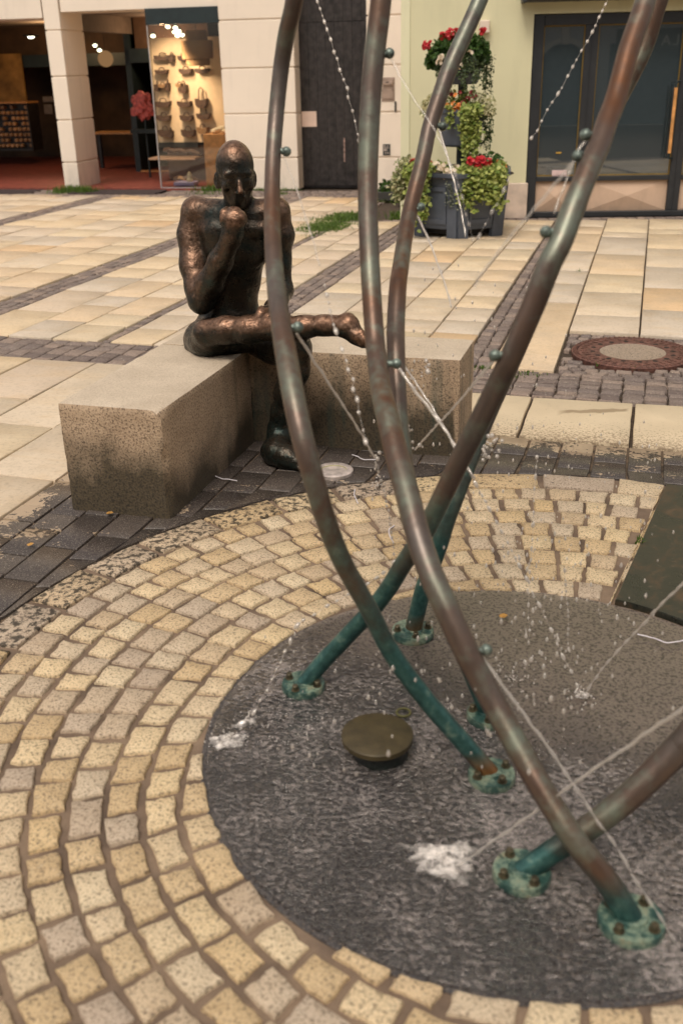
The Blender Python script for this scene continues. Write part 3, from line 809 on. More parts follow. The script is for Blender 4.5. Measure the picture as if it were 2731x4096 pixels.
    tag(o, 'bronze statue of a bald man sitting cross-legged on the granite bench, chin on fist', 'statue')
statue()

# ------------------------------------------------------------------ fountain
g = MB(); n = 128
g.add(circ(BC, BR+.012, n, -.0085)+circ(BC, BR+.012, n, -.05), [tuple(range(n))]+[(i, n+i, n+(i+1) % n, (i+1) % n) for i in range(n)])
struct('basin_floor', g, m_basin)
g = MB(); rings, seg = 46, 150; vs = [(BC[0], BC[1], -.003)]; fs = []
for i in range(1, rings+1):
    r_ = (BR-.004)*i/rings
    for j in range(seg):
        a = 2*math.pi*j/seg; x, y = BC[0]+r_*math.cos(a), BC[1]+r_*math.sin(a)
        act = max(0., min(1., (2.5-(x*.4+y))/.6))
        z = -.0042 + act*(.0016*noise.noise(Vector((x*16, y*30, 0)))+.0010*noise.noise(Vector((x*44, y*60, 3))))
        vs.append((x, y, z))
for j in range(seg): fs.append((0, 1+j, 1+(j+1) % seg))
for i in range(rings-1):
    for j in range(seg): fs.append((1+i*seg+j, 1+(i+1)*seg+j, 1+(i+1)*seg+(j+1) % seg, 1+i*seg+(j+1) % seg))
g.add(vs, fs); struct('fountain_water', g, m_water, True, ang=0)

# dark plate over the pump pit, beside the basin
pl_ = []
a0 = math.atan2(PB.y-BC[1], PB.x-BC[0]); 
for i in range(15):
    a = a0 - i*(a0-R(24))/14; pl_.append((BC[0]+(BR+.02)*math.cos(a), BC[1]+(BR+.02)*math.sin(a)))
poly = [(PA.x, PA.y), (PB.x+.004, PB.y)] + pl_[1:] + [(1.134, 2.50), (1.37, 3.955)]
m_plate = NT('wet_dark_plate')
_t = m_plate; _n = _t.noise(4.5, 6, .7, None, 2.5)
_c = _t.ramp(_n, [(.35, (.010, .014, .012)), (.5, (.028, .028, .020)), (.66, (.085, .055, .032))])
_c = _t.mix(_t.ramp(_t.noise(60, 4, .7), [(.62, 0.), (.74, .6)]), _c, (.16, .12, .08))
_t.bsdf(_c, _t.maprange(_n, .3, .7, .22, .5), 0, _t.bump(_t.noise(30, 3), .2, .003)); m_plate = _t.m
g = MB(); g.prism(poly[::-1], -.02, .012, .004)
o = g.build('pump_cover', m_plate, None, at=(.6, 3.4, 0)); tag(o, 'wide dark wet plate lying in the gap of the sett ring beside the basin', 'cover plate')

SRC = dict(
 P1=[(1177,0,72),(1147,134,70),(1125,268,65),(1106,446,63),(1093,625,62),(1088,804,65),(1092,982,69),(1106,1161,76),(1127,1312,84),(1153,1469,90),(1182,1625,92),(1217,1781,91),(1260,1937,88),(1310,2100,84),(1375,2257,79),(1475,2436,75),(1567,2614,74),(1699,2793,74),(1830,2945,74),(1965,3090,74)],
 P2=[(1523,0,85),(1492,268,85),(1475,536,83),(1471,804,80),(1480,1071,79),(1497,1338,79),(1510,1453,82),(1525,1568,87),(1553,1683,92),(1590,1836,98),(1632,1989,100),(1671,2142,101),(1721,2290,102),(1786,2436,103),(1868,2614,103),(1962,2793,101),(2067,2984,100),(2178,3177,99),(2304,3371,100),(2430,3530,102),(2528,3638,104)],
 P3=[(2580,0,84),(2516,193,84),(2464,387,86),(2427,484,86),(2395,580,88),(2353,677,90),(2295,822,95),(2241,967,97),(2193,1064,97),(2137,1209,95),(2047,1415,90),(1993,1530,88),(1917,1683,86),(1840,1836,84),(1767,1989,80),(1690,2142,76),(1612,2257,73),(1558,2346,71),(1490,2436,70),(1416,2514,69),(1357,2578,68),(1296,2641,68),(1213,2730,68)],
 P4=[(1918,0,64),(1805,255,66),(1750,408,64),(1717,510,62),(1690,638,62),(1642,829,62),(1618,957,64),(1600,1080,68),(1590,1156,71),(1582,1312,74),(1583,1400,74),(1587,1547,74),(1597,1703,74),(1615,1850,74),(1645,2000,73),(1705,2200,72),(1790,2450,70),(1880,2680,70),(1955,2848,70)],
 P5=[(2634,0,72),(2574,193,70),(2478,387,69),(2420,500,68),(2348,677,68),(2245,967,68),(2150,1209,68),(2045,1450,70),(1990,1568,71),(1938,1683,72),(1878,1836,72),(1820,1989,71),(1787,2079,70),(1760,2168,69),(1729,2257,68),(1695,2346,67),(1671,2436,66),(1650,2518,66)],
 P6=[(2760,2945,122),(2731,2972,119),(2674,3032,116),(2577,3129,111),(2480,3216,107),(2364,3303,101),(2219,3400,96),(2086,3478,92)])
PIPES = {}
def pipe_path(k):
    pts = SRC[k]; bx, by, bw = pts[-1]
    db = depth(gz(bx/K, by/K, .012)); D = bw*db/F
    P = []
    for x, y, w in pts: P.append(np.append(np.array(gd(x/K, y/K, D*F/w)), D/2))
    if k == 'P6': P = [np.append(np.array(gd(x/K, y/K, db+.16*(D*F/w-db)+.0)), 0) for x, y, w in pts]
    # soften the measured depths so each tube bends smoothly
    dep = [depth(p[:3]) for p in P]
    for it in range(16):
        dep = [dep[0]] + [(dep[i-1]+2*dep[i]+dep[i+1])/4 for i in range(1, len(dep)-1)] + [dep[-1]]
    if k == 'P2': dep = [d*(1-.035*max(0, 1-abs(y-3330)/500)) for d, (x, y, w) in zip(dep, pts)]
    P = [np.append(np.array(gd(x/K, y/K, d)), w*d/F/2) for (x, y, w), d in zip(pts, dep)]
    rr = [p[3] for p in P]
    # the run above the frame
    v = (P[0][:3]-P[3][:3]); v /= np.linalg.norm(v); a = P[0].copy(); up = []
    for i in range(1, 6 if k != 'P6' else 9):
        v = v + np.array([.02 if k in ('P1', 'P2', 'P4') else -.05, 0, .10 if k != 'P6' else .16]); v /= np.linalg.norm(v)
        a = a + np.append(v*.24, 0); up.append(a.copy())
    P = up[::-1] + P
    P[-1][2] = .004
    return D, P
labels = dict(P1='leftmost tall copper pipe, bending down across the bronze statue to a green flange',
              P2='thickest copper pipe, down the middle of the photo to the flange nearest the viewer',
              P3='long copper pipe from the top right corner, slanting down to the leftmost green flange',
              P4='thin dark copper pipe curving past the flower tower, its foot hidden behind the thickest pipe',
              P5='copper pipe tucked behind the top right pipe, standing on the rearmost green flange',
              P6='short visible copper pipe leaving the photo at the lower right, flange beside the white splash')
NOZ = dict(P1=[(1128, 604, 1), (1168, 1310, 1)], P2=[(1555, 214, 1), (1585, 1455, 1), (1918, 2604, 1)], P4=[(1745, 500, 1), (1659, 840, 1)],
           P3=[(2351, 540, -1), (2312, 625, -1), (2194, 928, -1), (1995, 1420, -1)], P5=[], P6=[])
NP = {}
for pi, k in enumerate(('P1', 'P2', 'P3', 'P4', 'P5', 'P6')):
    D, P = pipe_path(k); PIPES[k] = P
    base = Vector(P[-1][:3])
    t = thing('fountain_pipe', labels[k], 'fountain pipe', (base.x, base.y, 0), 'curved copper pipes of the fountain')
    S = catmull(P, 7)
    g = MB(); g.tube([p[:3] for p in S], [p[3] for p in S], 20)
    g.build('tube', m_pipes[pi], t, True, 50)
    rf = D*1.27
    g = MB(); g.lathe([(rf, -.01), (rf*1.01, .006), (rf*.97, .014), (D*.62, .0145), (D*.56, .020), (D*.40, .022)], (base.x, base.y, 0), 36)
    fl = g.build('flange', m_flange, t, True, 30)
    for j in range(4):
        a = math.pi/4 + j*math.pi/2 + .3*pi; bx, by = base.x+rf*.74*math.cos(a), base.y+rf*.74*math.sin(a)
        g = MB(); g.lathe([(.0125, .012), (.0125, .016), (.0088, .0162), (.0088, .029), (.0072, .031)], (bx, by, 0), 14)
        g.build('bolt', m_bolt, fl, True, 30)
    for (x, y, sd) in NOZ[k]:
        j = min(range(len(S)), key=lambda i: abs((np.array(S[i][:3])-CAM)@IY/((np.array(S[i][:3])-CAM)@FW)*F+2048 - y))
        c = Vector(S[j][:3]); dep = depth(c)
        tip = gd(x/K, y/K, dep); ax = (tip-c).normalized(); rt = S[j][3]
        tip = c+ax*max((tip-c).length, rt+.014)
        g = MB(); g.tube([c+ax*rt*.7, tip-ax*.004], .0085, 12); g.ball(tip, .0135, 16, 10)
        g.build('nozzle', m_noz, t, True, 60)
        NP[k, round(y)] = tip

# round brass cover standing on a dark stub
zc = .058
c2 = gz(866, 1684, zc)
g = MB(); g.lathe([(.070, -.01), (.070, zc-.004)], (c2.x+.010, c2.y, 0), 36)
t = thing('valve_cap', 'round olive brown cap on a dark stub in the middle of the basin', 'valve cap', (c2.x, c2.y, 0))
g.build('stub', plain('dark_stub', (.012, .018, .016), .4), t, True)
g = MB(); g.lathe([(.090, zc-.020), (.094, zc-.016), (.094, zc-.003), (.090, zc), (0.0, zc+.001)], (c2.x, c2.y, 0), 48)
g.build('cap', plain('olive_brass', (.062, .046, .020), .5, .1, .14, 30, .12, 90), t, True, 40)
c = gz(926, 1637)
g = MB(); g.tube([(c.x+.019*math.cos(a), c.y+.019*math.sin(a), .001) for a in [2*math.pi*i/24 for i in range(25)]], .0035, 8, False)
o = g.build('drain_ring', plain('drain_brass', (.16, .15, .06), .35, .4), None, True, at=c); tag(o, 'small brass ring set in the basin behind the round cap', 'drain ring')
# floor spotlight
c = gz(766, 1083); t = thing('ground_spotlight', 'round steel floor spotlight sunk in the dark pavers by the bronze foot', 'floor light', c)
g = MB(); g.lathe([(.088, -.02), (.088, .008), (.083, .012), (.060, .012), (.058, .004)], c, 40)
m_steel = plain('brushed_steel', (.62, .54, .50), .38, .35, .15, 30)
g.build('rim', m_steel, t, True, 40)
g = MB(); g.lathe([(.0585, -.02), (.0585, -.001), (0, .000)], c, 36)
_t = NT('murky_lens'); _n = _t.noise(28, 4, .6, _t.pos((1, 2.4, 1)), 1.)
_t.bsdf(_t.ramp(_n, [(.36, (.09, .035, .012)), (.5, (.20, .11, .035)), (.6, (.09, .09, .05)), (.72, (.25, .20, .11))]), .12, 0); g.build('lens', _t.m, t, True)
g = MB(); g.tube([(c.x+.0605*math.cos(a), c.y+.0605*math.sin(a), .006) for a in [2*math.pi*i/32 for i in range(33)]], .003, 6, False)
g.build('seal', plain('pale_seal', (.42, .40, .20), .4), t, True)
for i in range(6):
    a = R(20+60*i); g = MB(); g.lathe([(.006, .011), (.006, .0135), (.004, .0145)], (c.x+.072*math.cos(a), c.y+.072*math.sin(a), 0), 10); g.build('screw', m_steel, t, True, 30)

# manhole cover
mx, my = MH
m_iron = plain('rusty_iron', (.15, .070, .054), .6, .25, .3, 40, .4, 80)
t = thing('manhole_cover', 'round rusty iron manhole cover with a pale concrete centre', 'manhole cover', (mx, my, 0))
g = MB(); g.lathe([(.368, -.04), (.370, .000), (.364, .005), (.338, .005), (.334, -.004)], (mx, my, 0), 80)
for i in range(72):
    a = 2*math.pi*i/72
    g.box((-.012, -.0045, .004), (.012, .0045, .0085), lambda x, y, z: (mx+(.351+x)*math.cos(a)-y*math.sin(a), my+(.351+x)*math.sin(a)+y*math.cos(a), z))
fr_ = g.build('frame', m_iron, t, True, 40)
g = MB(); g.lathe([(.329, -.04), (.329, .002), (.322, .006), (.205, .006), (.200, .001)], (mx, my, 0), 80)
for i in range(40):
    a = 2*math.pi*i/40
    for rr_, ww in ((.305, .010), (.284, .006)):
        g.box((-ww, -.008, .005), (ww, .008, .0095), lambda x, y, z: (mx+(rr_+x)*math.cos(a)-y*math.sin(a), my+(rr_+x)*math.sin(a)+y*math.cos(a), z))
lid = g.build('lid', m_iron, t, True, 40)
m_hole = plain('dark_hole', (.008, .006, .005), .8)
for i in range(16):
    a = 2*math.pi*(i+.5)/16; g = MB(); cx, cy = mx+.243*math.cos(a), my+.243*math.sin(a)
    g.lathe([(.016, .004), (.016, .0066)], (cx, cy, 0), 16); g.build('vent_hole', m_hole, lid, False)
g = MB(); g.lathe([(.199, -.03), (.199, .003), (0, .0035)], (mx, my, 0), 60)
g.build('concrete_infill', granite('worn_concrete', [(.30, .23, .175), (.33, .26, .20)], sc=90, amt=.7), t, True)

# ------------------------------------------------------------------ water in the air
def jet(label, px, d0, d1, r0, mat=m_jet, bead=0., n=14, seed=1, r1=None, sag=0., name='water_jet'):
    """px: photo points along one stream; depth runs from d0 to d1; bead>0 breaks it into drops"""
    q = random.Random(seed)
    L = [0.]
    for a, b in zip(px, px[1:]): L.append(L[-1]+math.hypot(b[0]-a[0], b[1]-a[1]))
    P = [np.array(gd(x, y, d0+(d1-d0)*(l/L[-1]))) for (x, y), l in zip(px, L)]
    S = catmull(P, n); r1 = r1 or r0
    tot = sum(np.linalg.norm(b-a) for a, b in zip(S, S[1:]))
    fine = []; m = max(8, int(tot/.006))
    cum = np.cumsum([0]+[np.linalg.norm(b-a) for a, b in zip(S, S[1:])])
    for i in range(m+1):
        s_ = tot*i/m; j = min(len(S)-2, np.searchsorted(cum, s_, 'right')-1); tt = (s_-cum[j])/max(1e-9, cum[j+1]-cum[j]); fine.append(S[j]*(1-tt)+S[j+1]*tt)
    g = MB(); ph = q.random()*9
    if bead < 1:
        rad = []
        pts = []
        for i, p in enumerate(fine):
            s_ = tot*i/m; e = i/m
            w = .5+.5*math.sin(2*math.pi*s_/.045+ph+2*noise.noise(Vector((s_*9, ph, 0))))
            rr_ = (r0+(r1-r0)*e)*.8*(1-.25*q.random())*(1-bead*min(1, e*1.6)*(1-w)); rad.append(max(.0006, rr_))
            pts.append(Vector(p)+Vector((noise.noise(Vector((s_*30, ph, 1))), noise.noise(Vector((s_*30, ph, 5))), noise.noise(Vector((s_*30, ph, 9)))))*.0022)
        g.tube(pts, rad, 8)
    else:
        s_ = 0.; pts = []; rad = []
        while s_ < tot:
            e = s_/tot; i = min(m-1, int(e*m)); p = Vector(fine[i]); dr = Vector(fine[min(m, i+1)]-fine[max(0, i-1)]).normalized()
            rr_ = (r0+(r1-r0)*e)*q.uniform(.5, 1.05); ln = q.uniform(1.1, 1.9)*rr_
            p += Vector((q.gauss(0, 1), q.gauss(0, 1), q.gauss(0, 1)))*rr_*.5*e
            pts += [p-dr*ln*1.15, p-dr*ln, p-dr*ln*.7, p, p+dr*ln*.7, p+dr*ln, p+dr*ln*1.15]; rad += [.0004, rr_*.3, rr_*.75, rr_, rr_*.75, rr_*.3, .0004]
            s_ += 2.3*ln + q.uniform(.008, .024)*(1+.5*e)
        g.tube(pts, rad, 8)
    o = g.build(name, mat, None, True, 0, at=P[0]); tag(o, label, 'water jet', 'water jets of the fountain'); return o
dN = lambda k, y: depth(NP[k, y])
d12, d13 = dN('P1', 604), dN('P1', 1310)
jet('broken water jet in front of the dark gate, falling from above the photo', [(724, -10), (745, 50), (770, 125), (788, 180), (803, 235), (815, 285), (826, 330)], 3.1, 2.9, .0054, bead=1, seed=2)
jet('faint water jet from the upper nozzle of the leftmost pipe', [(651, 357), (670, 405), (690, 460), (705, 510), (720, 555), (733, 610)], d12, d12-.15, .0045, m_jet2, seed=3)
jet('loose string of drops in front of the bench block behind the tall pipes', [(745, 655), (768, 752), (795, 830), (813, 890), (828, 960), (845, 1045)], d12-.2, d12-.4, .0062, m_jet, bead=1, seed=4)
jet('strong straight water jet from the lower nozzle of the leftmost pipe', [(681, 765), (715, 818), (755, 882), (795, 942), (832, 1000), (860, 1052)], d13, 2.75, .0052, bead=.4, seed=5)
d2 = dN('P2', 214)
jet('dim water jet from the top nozzle of the thickest pipe, crossing the flower tower', [(898, 135), (930, 195), (965, 250), (990, 285), (1020, 345), (1045, 400)], d2, d2-.1, .0042, m_jet2, bead=.5, seed=6)
jet('drops below the flower tower jet, over the grey tub', [(1045, 400), (1058, 445), (1068, 485), (1078, 520), (1084, 552), (1090, 590)], d2-.1, d2-.1, .0065, m_jet2, bead=1, seed=16)
d4a, d4b = dN('P4', 500), dN('P4', 840)
jet('thin water jet from the upper nozzle of the thin dark pipe', [(1007, 298), (1020, 335), (1035, 390), (1048, 440), (1060, 490), (1068, 545)], d4a, d4a-.1, .0044, bead=.6, seed=7)
jet('thin water jet from the lower nozzle of the thin dark pipe', [(957, 494), (972, 525), (990, 565), (1008, 615), (1022, 655), (1036, 705)], d4b, d4b-.15, .0048, bead=.35, seed=8)
d2b = dN('P2', 1455)
jet('left one of the two water jets running together behind the thickest pipe', [(916, 846), (945, 888), (985, 938), (1020, 985), (1052, 1040), (1088, 1100)], d2b, 2.5, .0062, bead=.45, seed=9)
jet('right one of the two water jets running together behind the thickest pipe', [(930, 842), (950, 872), (985, 925), (1022, 985), (1052, 1035), (1085, 1092)], d2b+.35, 2.75, .0046, bead=.4, seed=10)
d3 = dN('P3', 1420)
jet('water jet crossing the paired jets in front of the right bench block', [(1139, 822), (1105, 860), (1065, 908), (1030, 948), (990, 990), (952, 1033)], d3, 3.1, .0050, bead=.4, seed=11)
d3b, d3a = dN('P3', 625), dN('P3', 540)
jet('long faint water jet sloping left over the slabs from the top right pipe', [(1322, 368), (1280, 415), (1240, 462), (1205, 505), (1150, 570), (1085, 660)], d3b, d3b+.1, .0062, m_jet2, bead=.15, seed=12)
jet('short water jet beside the green ball nozzle at the top right pipe', [(1345, 320), (1325, 350), (1308, 395), (1290, 440), (1277, 475), (1272, 492)], d3a+.05, d3a+.05, .0055, m_jet2, bead=.6, seed=13)
jet('broken water jet in front of the glass door, falling from the top edge', [(1400, -12), (1360, 70), (1318, 145), (1280, 215), (1255, 255), (1232, 300), (1213, 330)], 3.0, 2.9, .0056, bead=1, seed=14)
jet('string of pale drops over the right side of the grey tub', [(1166, 415), (1150, 450), (1135, 480), (1118, 510), (1103, 540), (1095, 560)], 2.9, 2.9, .0065, m_jet2, bead=1, seed=15)
d2c = dN('P2', 2604)
e_ = gz(1562, 2190, 0)
jet('water jet along the thickest pipe, from its lowest nozzle to the basin rim', [(1104, 1505), (1150, 1570), (1210, 1650), (1265, 1725), (1320, 1808), (1375, 1890), (1420, 1955), (1470, 2040), (1520, 2115), (1566, 2195)], d2c, depth(e_)+.03, .0060, m_jet3, bead=.8, seed=17)
e2 = gz(1060, 1985)
jet('water jet from the right edge to the white splash in the basin', [(1640, 1575), (1568, 1625), (1500, 1672), (1440, 1715), (1375, 1757), (1310, 1805), (1250, 1848), (1190, 1890), (1120, 1940), (1050, 1990)], 1.85, depth(e2)-.02, .0058, m_jet3, bead=.45, seed=18)
e3 = gz(1335, 1600)
jet('broken water jet from the right edge over the dark plate', [(1640, 1270), (1568, 1340), (1520, 1385), (1470, 1440), (1420, 1492), (1375, 1545), (1345, 1590)], 2.35, depth(e3)-.02, .0062, bead=.75, seed=19)
e4 = gz(560, 1660)
jet('string of drops falling to the left rim of the basin', [(905, 1290), (860, 1330), (690, 1430), (665, 1480), (645, 1518), (622, 1565), (598, 1612), (575, 1650)], 2.75, depth(e4)-.02, .0062, bead=1, seed=20)

e5, e6 = gz(1338, 1602), gz(1212, 1480)
jet('curving string of drops over the right half of the basin, ending in the small splash', [(1092, 1112), (1135, 1190), (1180, 1275), (1218, 1350), (1255, 1430), (1290, 1505), (1318, 1560), (1337, 1598)], 2.75, depth(e5)-.02, .0062, bead=1, seed=23)
jet('upright string of drops right of the paired jets, dropping into the basin', [(1232, 1050), (1226, 1130), (1222, 1220), (1216, 1310), (1213, 1400), (1212, 1478)], 2.95, depth(e6)-.02, .0052, bead=1, seed=24)
e7 = gz(1300, 1500)
jet('short string of drops over the back rim of the basin, near the dark plate', [(1296, 1310), (1300, 1370), (1304, 1430), (1300, 1498)], 2.8, depth(e7)-.02, .0050, bead=1, seed=25)
e8 = gz(903, 1335)
jet('string of drops continuing the strong jet behind the thickest pipe', [(862, 1062), (876, 1110), (890, 1165), (898, 1220), (905, 1280), (903, 1333)], 2.75, depth(e8)-.15, .0055, bead=1, seed=26)
# splashes and loose drops: nobody could count them
q = random.Random(77); g = MB()
def splash(px, py, nn, rad, up=.05, rs=(.002, .006), el=1.):
    c = gz(px, py, .0)
    for i in range(nn):
        a = q.uniform(0, 2*math.pi); d = abs(q.gauss(0, rad)); z = abs(q.gauss(0, up))*max(.1, 1-d/(2.5*rad))
        r_ = q.uniform(*rs); g.ball((c.x+d*math.cos(a)*el, c.y+d*math.sin(a), z+.001), r_, 7, 5, sc=(1, 1, q.uniform(.8, 1.6)))
splash(865, 1120, 40, .02, .05, (.0012, .0036)); splash(1335, 1602, 50, .032, .02, (.0012, .0036)); splash(1020, 1985, 46, .07, .02, (.001, .003)); splash(525, 1700, 40, .05, .016, (.001, .003)); splash(575, 1650, 26, .03, .02, (.001, .003)); splash(700, 1690, 40, .06, .003, (.001, .0026)); splash(1180, 1560, 60, .07, .006, (.001, .003))
for i in range(430):                         # drifting drops, mostly over the right half of the ring and basin
    if i < 230: px, py = q.uniform(840, 1560), q.uniform(950, 1640)
    elif i < 330: px, py = q.gauss(1230, 70), q.gauss(1420, 150)
    elif i < 380: px, py = q.uniform(600, 1250), q.uniform(1450, 1800)
    else: px, py = q.uniform(880, 1300), q.uniform(600, 900)
    gr = gz(px, py) if py > 900 else gd(px, py, 4.2)
    dd = depth(gr); dd2 = q.uniform(max(1.9, dd*.72), dd-.02)
    p = gd(px, py, min(dd2, 3.6)); r_ = q.uniform(.0016, .0048)
    if p.z < .004: continue
    g.tube([p+Vector((0, 0, r_*2.2)), p+Vector((0, 0, r_)), p, p-Vector((0, 0, r_*1.3))], [r_*.25, r_*.7, r_, r_*.3], 7)
for (px, py, dp_) in ((1125, 1000, 2.7), (1130, 1030, 2.7), (1132, 1045, 2.7), (1118, 1060, 2.7), (1140, 1020, 2.7), (1115, 1035, 2.7), (1175, 822, 2.6), (1190, 853, 2.6), (1155, 890, 2.7), (955, 1030, 2.9), (942, 985, 2.9), (940, 900, 2.9), (951, 860, 2.9), (983, 858, 2.9), (984, 840, 2.9), (868, 1045, 2.8)):
    p = gd(px, py, dp_)
    for j in range(3): g.ball(p+Vector((q.gauss(0, .010), q.gauss(0, .01), q.gauss(0, .012))), q.uniform(.003, .0065), 8, 6)
o = g.build('water_drops', m_jet, None, True, 0); tag(o, 'white drops and spray flying over the basin and the sett ring', 'water drops', kind='stuff')
# white water where the jets strike: lumpy sheets of froth
g = MB()
def froth(px, py, rx, ry, rot, seed, h=.010):
    c = gz(px, py, 0); n_, m_ = 10, 36; vs = [(c.x, c.y, h*.8)]; fs = []; cr, sr = math.cos(rot), math.sin(rot)
    for i in range(1, n_+1):
        for j in range(m_):
            a = 2*math.pi*j/m_; k = i/n_
            e = 1+.55*noise.noise(Vector((math.cos(a)*1.8, math.sin(a)*1.8, seed)))+.35*noise.noise(Vector((math.cos(a)*5, math.sin(a)*5, seed+4)))
            x, y = rx*k*e*math.cos(a), ry*k*e*math.sin(a)
            X, Y_ = c.x+x*cr-y*sr, c.y+x*sr+y*cr
            z = h*(1-k)**.7*(.5+.9*abs(noise.noise(Vector((X*60, Y_*60, seed)))))-.003*(k > .85)+.0005
            vs.append((X, Y_, z))
    for j in range(m_): fs.append((0, 1+j, 1+(j+1) % m_))
    for i in range(n_-1):
        for j in range(m_): fs.append((1+i*m_+j, 1+(i+1)*m_+j, 1+(i+1)*m_+(j+1) % m_, 1+i*m_+(j+1) % m_))
    g.add(vs, fs)
froth(1022, 1975, .085, .060, .4, 1, .016); froth(985, 1955, .05, .03, .2, 2, .008); froth(1040, 2010, .05, .03, -.3, 7, .007)
froth(522, 1702, .060, .036, .5, 3, .014); froth(562, 1662, .045, .022, .9, 4); froth(1335, 1598, .030, .022, .2, 5, .012); froth(930, 1945, .04, .012, .1, 8, .004)
o = g.build('foam', m_foam, None, True, 0); tag(o, 'white froth where the jets strike the basin', 'foam', kind='stuff')
# ------------------------------------------------------------------ frames of the two fronts
class Front:
    def __init__(s, p0, deg):
        s.p = Vector((p0[0], p0[1], 0)); a = R(deg); s.u = Vector((math.cos(a), math.sin(a), 0)); s.n = Vector((-math.sin(a), math.cos(a), 0)); s.a = a
    def __call__(s, u, w, z): return s.p + s.u*u + s.n*w + Vector((0, 0, z))
    def hit(s, px, py, w=0.):
        d = Vector(ray(px*K, py*K)); c = Vector(CAM); t = ((s.p+s.n*w-c).dot(s.n))/d.dot(s.n); q_ = c+d*t-s.p
        return q_.dot(s.u), q_.z
L_ = Front((-8.78, 14.5), 4.0); G_ = Front((-1.337, 12.17), 12.6)

def plaster(name, c, nz=.05, bsc=120):
    t = NT(name)
    col = t.ramp(t.noise(.9, 5, .6), [(.3, tuple(x*(1-nz) for x in c)), (.7, tuple(min(1, x*(1+nz)) for x in c))])
    dirt = t.math('MULTIPLY', t.maprange(t.xyz(2), .5, .0), t.ramp(t.noise(5, 5, .65, t.pos((1, 1, .4))), [(.45, 0.), (.75, .6)]))
    col = t.mix(dirt, col, tuple(x*.45 for x in c))
    col = t.mix(t.ramp(t.noise(7, 4, .6, t.pos((1, 1, .15))), [(.55, 0.), (.75, .16)]), col, tuple(x*.55 for x in c))
    t.bsdf(col, .85, 0, t.bump(t.noise(bsc, 3), .25, .004)); return t.m
m_cream = plaster('cream_stucco', (.80, .71, .61)); m_greenp = plaster('pale_green_stucco', (.66, .63, .42)); m_greenq = plaster('light_green_stucco', (.74, .72, .50))
m_teal = plain('dark_teal_metal', (.018, .030, .034), .45, .2); m_darkw = plain('dark_stained_wood', (.022, .018, .018), .5, 0, .4, 14, .2, 60)
m_frame = plain('anthracite_frame', (.030, .033, .038), .42, .2)
m_room = plain('brown_room_wall', (.065, .036, .020), .8, 0, .3, 2); m_ceil = plain('taupe_ceiling', (.11, .085, .068), .85)
m_kick = plaster('tan_kick_panel', (.58, .42, .31), .15)
m_yel = plain('mustard_seal', (.22, .14, .025), .5)
m_or = plain('orange_wood', (.62, .30, .10), .45, 0, .15, 12)
m_pink = plain('plinth_stone', (.64, .52, .43), .8, 0, .1, 6, .2)
def glassmat(name, tint, rough=.02, refl=1.0, ior=1.5, reflect_veil=0.):
    t = NT(name)
    fr = t.n('Fresnel', IOR=ior); gl = t.n('BsdfGlossy', Roughness=rough, Color=(1, 1, 1)); tr = t.n('BsdfTransparent', Color=tint)
    if reflect_veil:
        df = t.n('BsdfDiffuse', Color=(.085, .115, .13)); m0 = t.n('MixShader', Fac=reflect_veil); t.t.links.new(tr.outputs[0], m0.inputs[1]); t.t.links.new(df.outputs[0], m0.inputs[2]); tr = m0  # flat blue-grey mixed into the pane in place of a paler reflection
    mx = t.n('MixShader'); t.set(mx.inputs[0], t.math('MULTIPLY', fr.outputs[0], refl, True)); t.t.links.new(tr.outputs[0], mx.inputs[1]); t.t.links.new(gl.outputs[0], mx.inputs[2]); t.t.links.new(mx.outputs[0], t.out.inputs[0]); return t.m
m_glass = glassmat('shop_glass', (.95, .95, .93)); m_glassd = glassmat('tinted_door_glass', (.30, .36, .38), .015, 2.8, 1.6, .42)

# ------------------------------------------------------------------ left house with the arcade
t = thing('arcade_house', 'cream panelled house front with open arcade, lit shop window and dark gate', 'building', L_(-.0, 0, 0))
JZ = [0.0, .395, 1.005, 1.615, 2.24, 2.85, 3.46]
def panels(mb, u0, u1, w0, w1, dz=0., zt=3.3):
    zs = [0.] + [z+dz for z in JZ[1:]]
    for a, b in zip(zs, zs[1:]):
        if a >= zt: break
        mb.box((u0, w0, a+.010 if a else 0), (u1, w1, min(b, zt)-.010), L_, .006)
    mb.box((u0+.018, w0+.018, 0), (u1-.018, w1-.018, zt), L_)
for (a, b) in ((.01, .26), (-3.0, -2.75)):
    g = MB(); panels(g, a, b, 0, .76); g.build('pillar', m_cream, t)
g = MB(); panels(g, 2.69, 3.785, 0, .5, .055); g.build('pier', m_cream, t)
g = MB(); panels(g, 4.83, 5.36, 0, .5, .055); g.build('pier', m_cream, t)
g = MB(); g.box((-9, .02, 2.41), (-.02, .74, 7.5), L_); g.box((-.02, .02, 3.3), (5.36, .74, 7.5), L_); g.box((.28, .03, 2.48), (2.68, .7, 3.3), L_); g.build('upper_wall', m_cream, t)
g = MB(); g.box((-9, .74, 2.50), (5.3, 7., 2.62), L_); g.build('ceiling', m_ceil, t)
g = MB(); g.box((-9, 6.0, -.05), (5.3, 6.2, 2.5), L_); g.box((-9.2, .0, -.05), (-9, 6.2, 2.6), L_); g.box((2.75, .5, -.02), (2.9, 6., 2.5), L_); g.box((5.2, .5, 0), (5.36, 6, 3.3), L_)
g.box((.30, 2.62, 2.02), (1.62, 2.66, 2.5), L_); g.box((-9, 4.62, 2.0), (.2, 4.68, 2.5), L_); g.build('room_walls', m_room, t)
g = MB(); g.box((.10, .78, 2.25), (.26, 6., 2.5), L_); g.build('cross_beam', m_ceil, t)
# partition between open arcade and shop
g = MB(); g.box((.10, 2.6, 0), (.20, 6., 2.25), L_); g.build('partition', m_teal, t)
g = MB(); g.box((-9, -.02, -.02), (2.69, 6., .018), L_); o = struct('arcade_floor', g, plain('red_floor_tile', (.21, .050, .034), .5, 0, .2, 10))
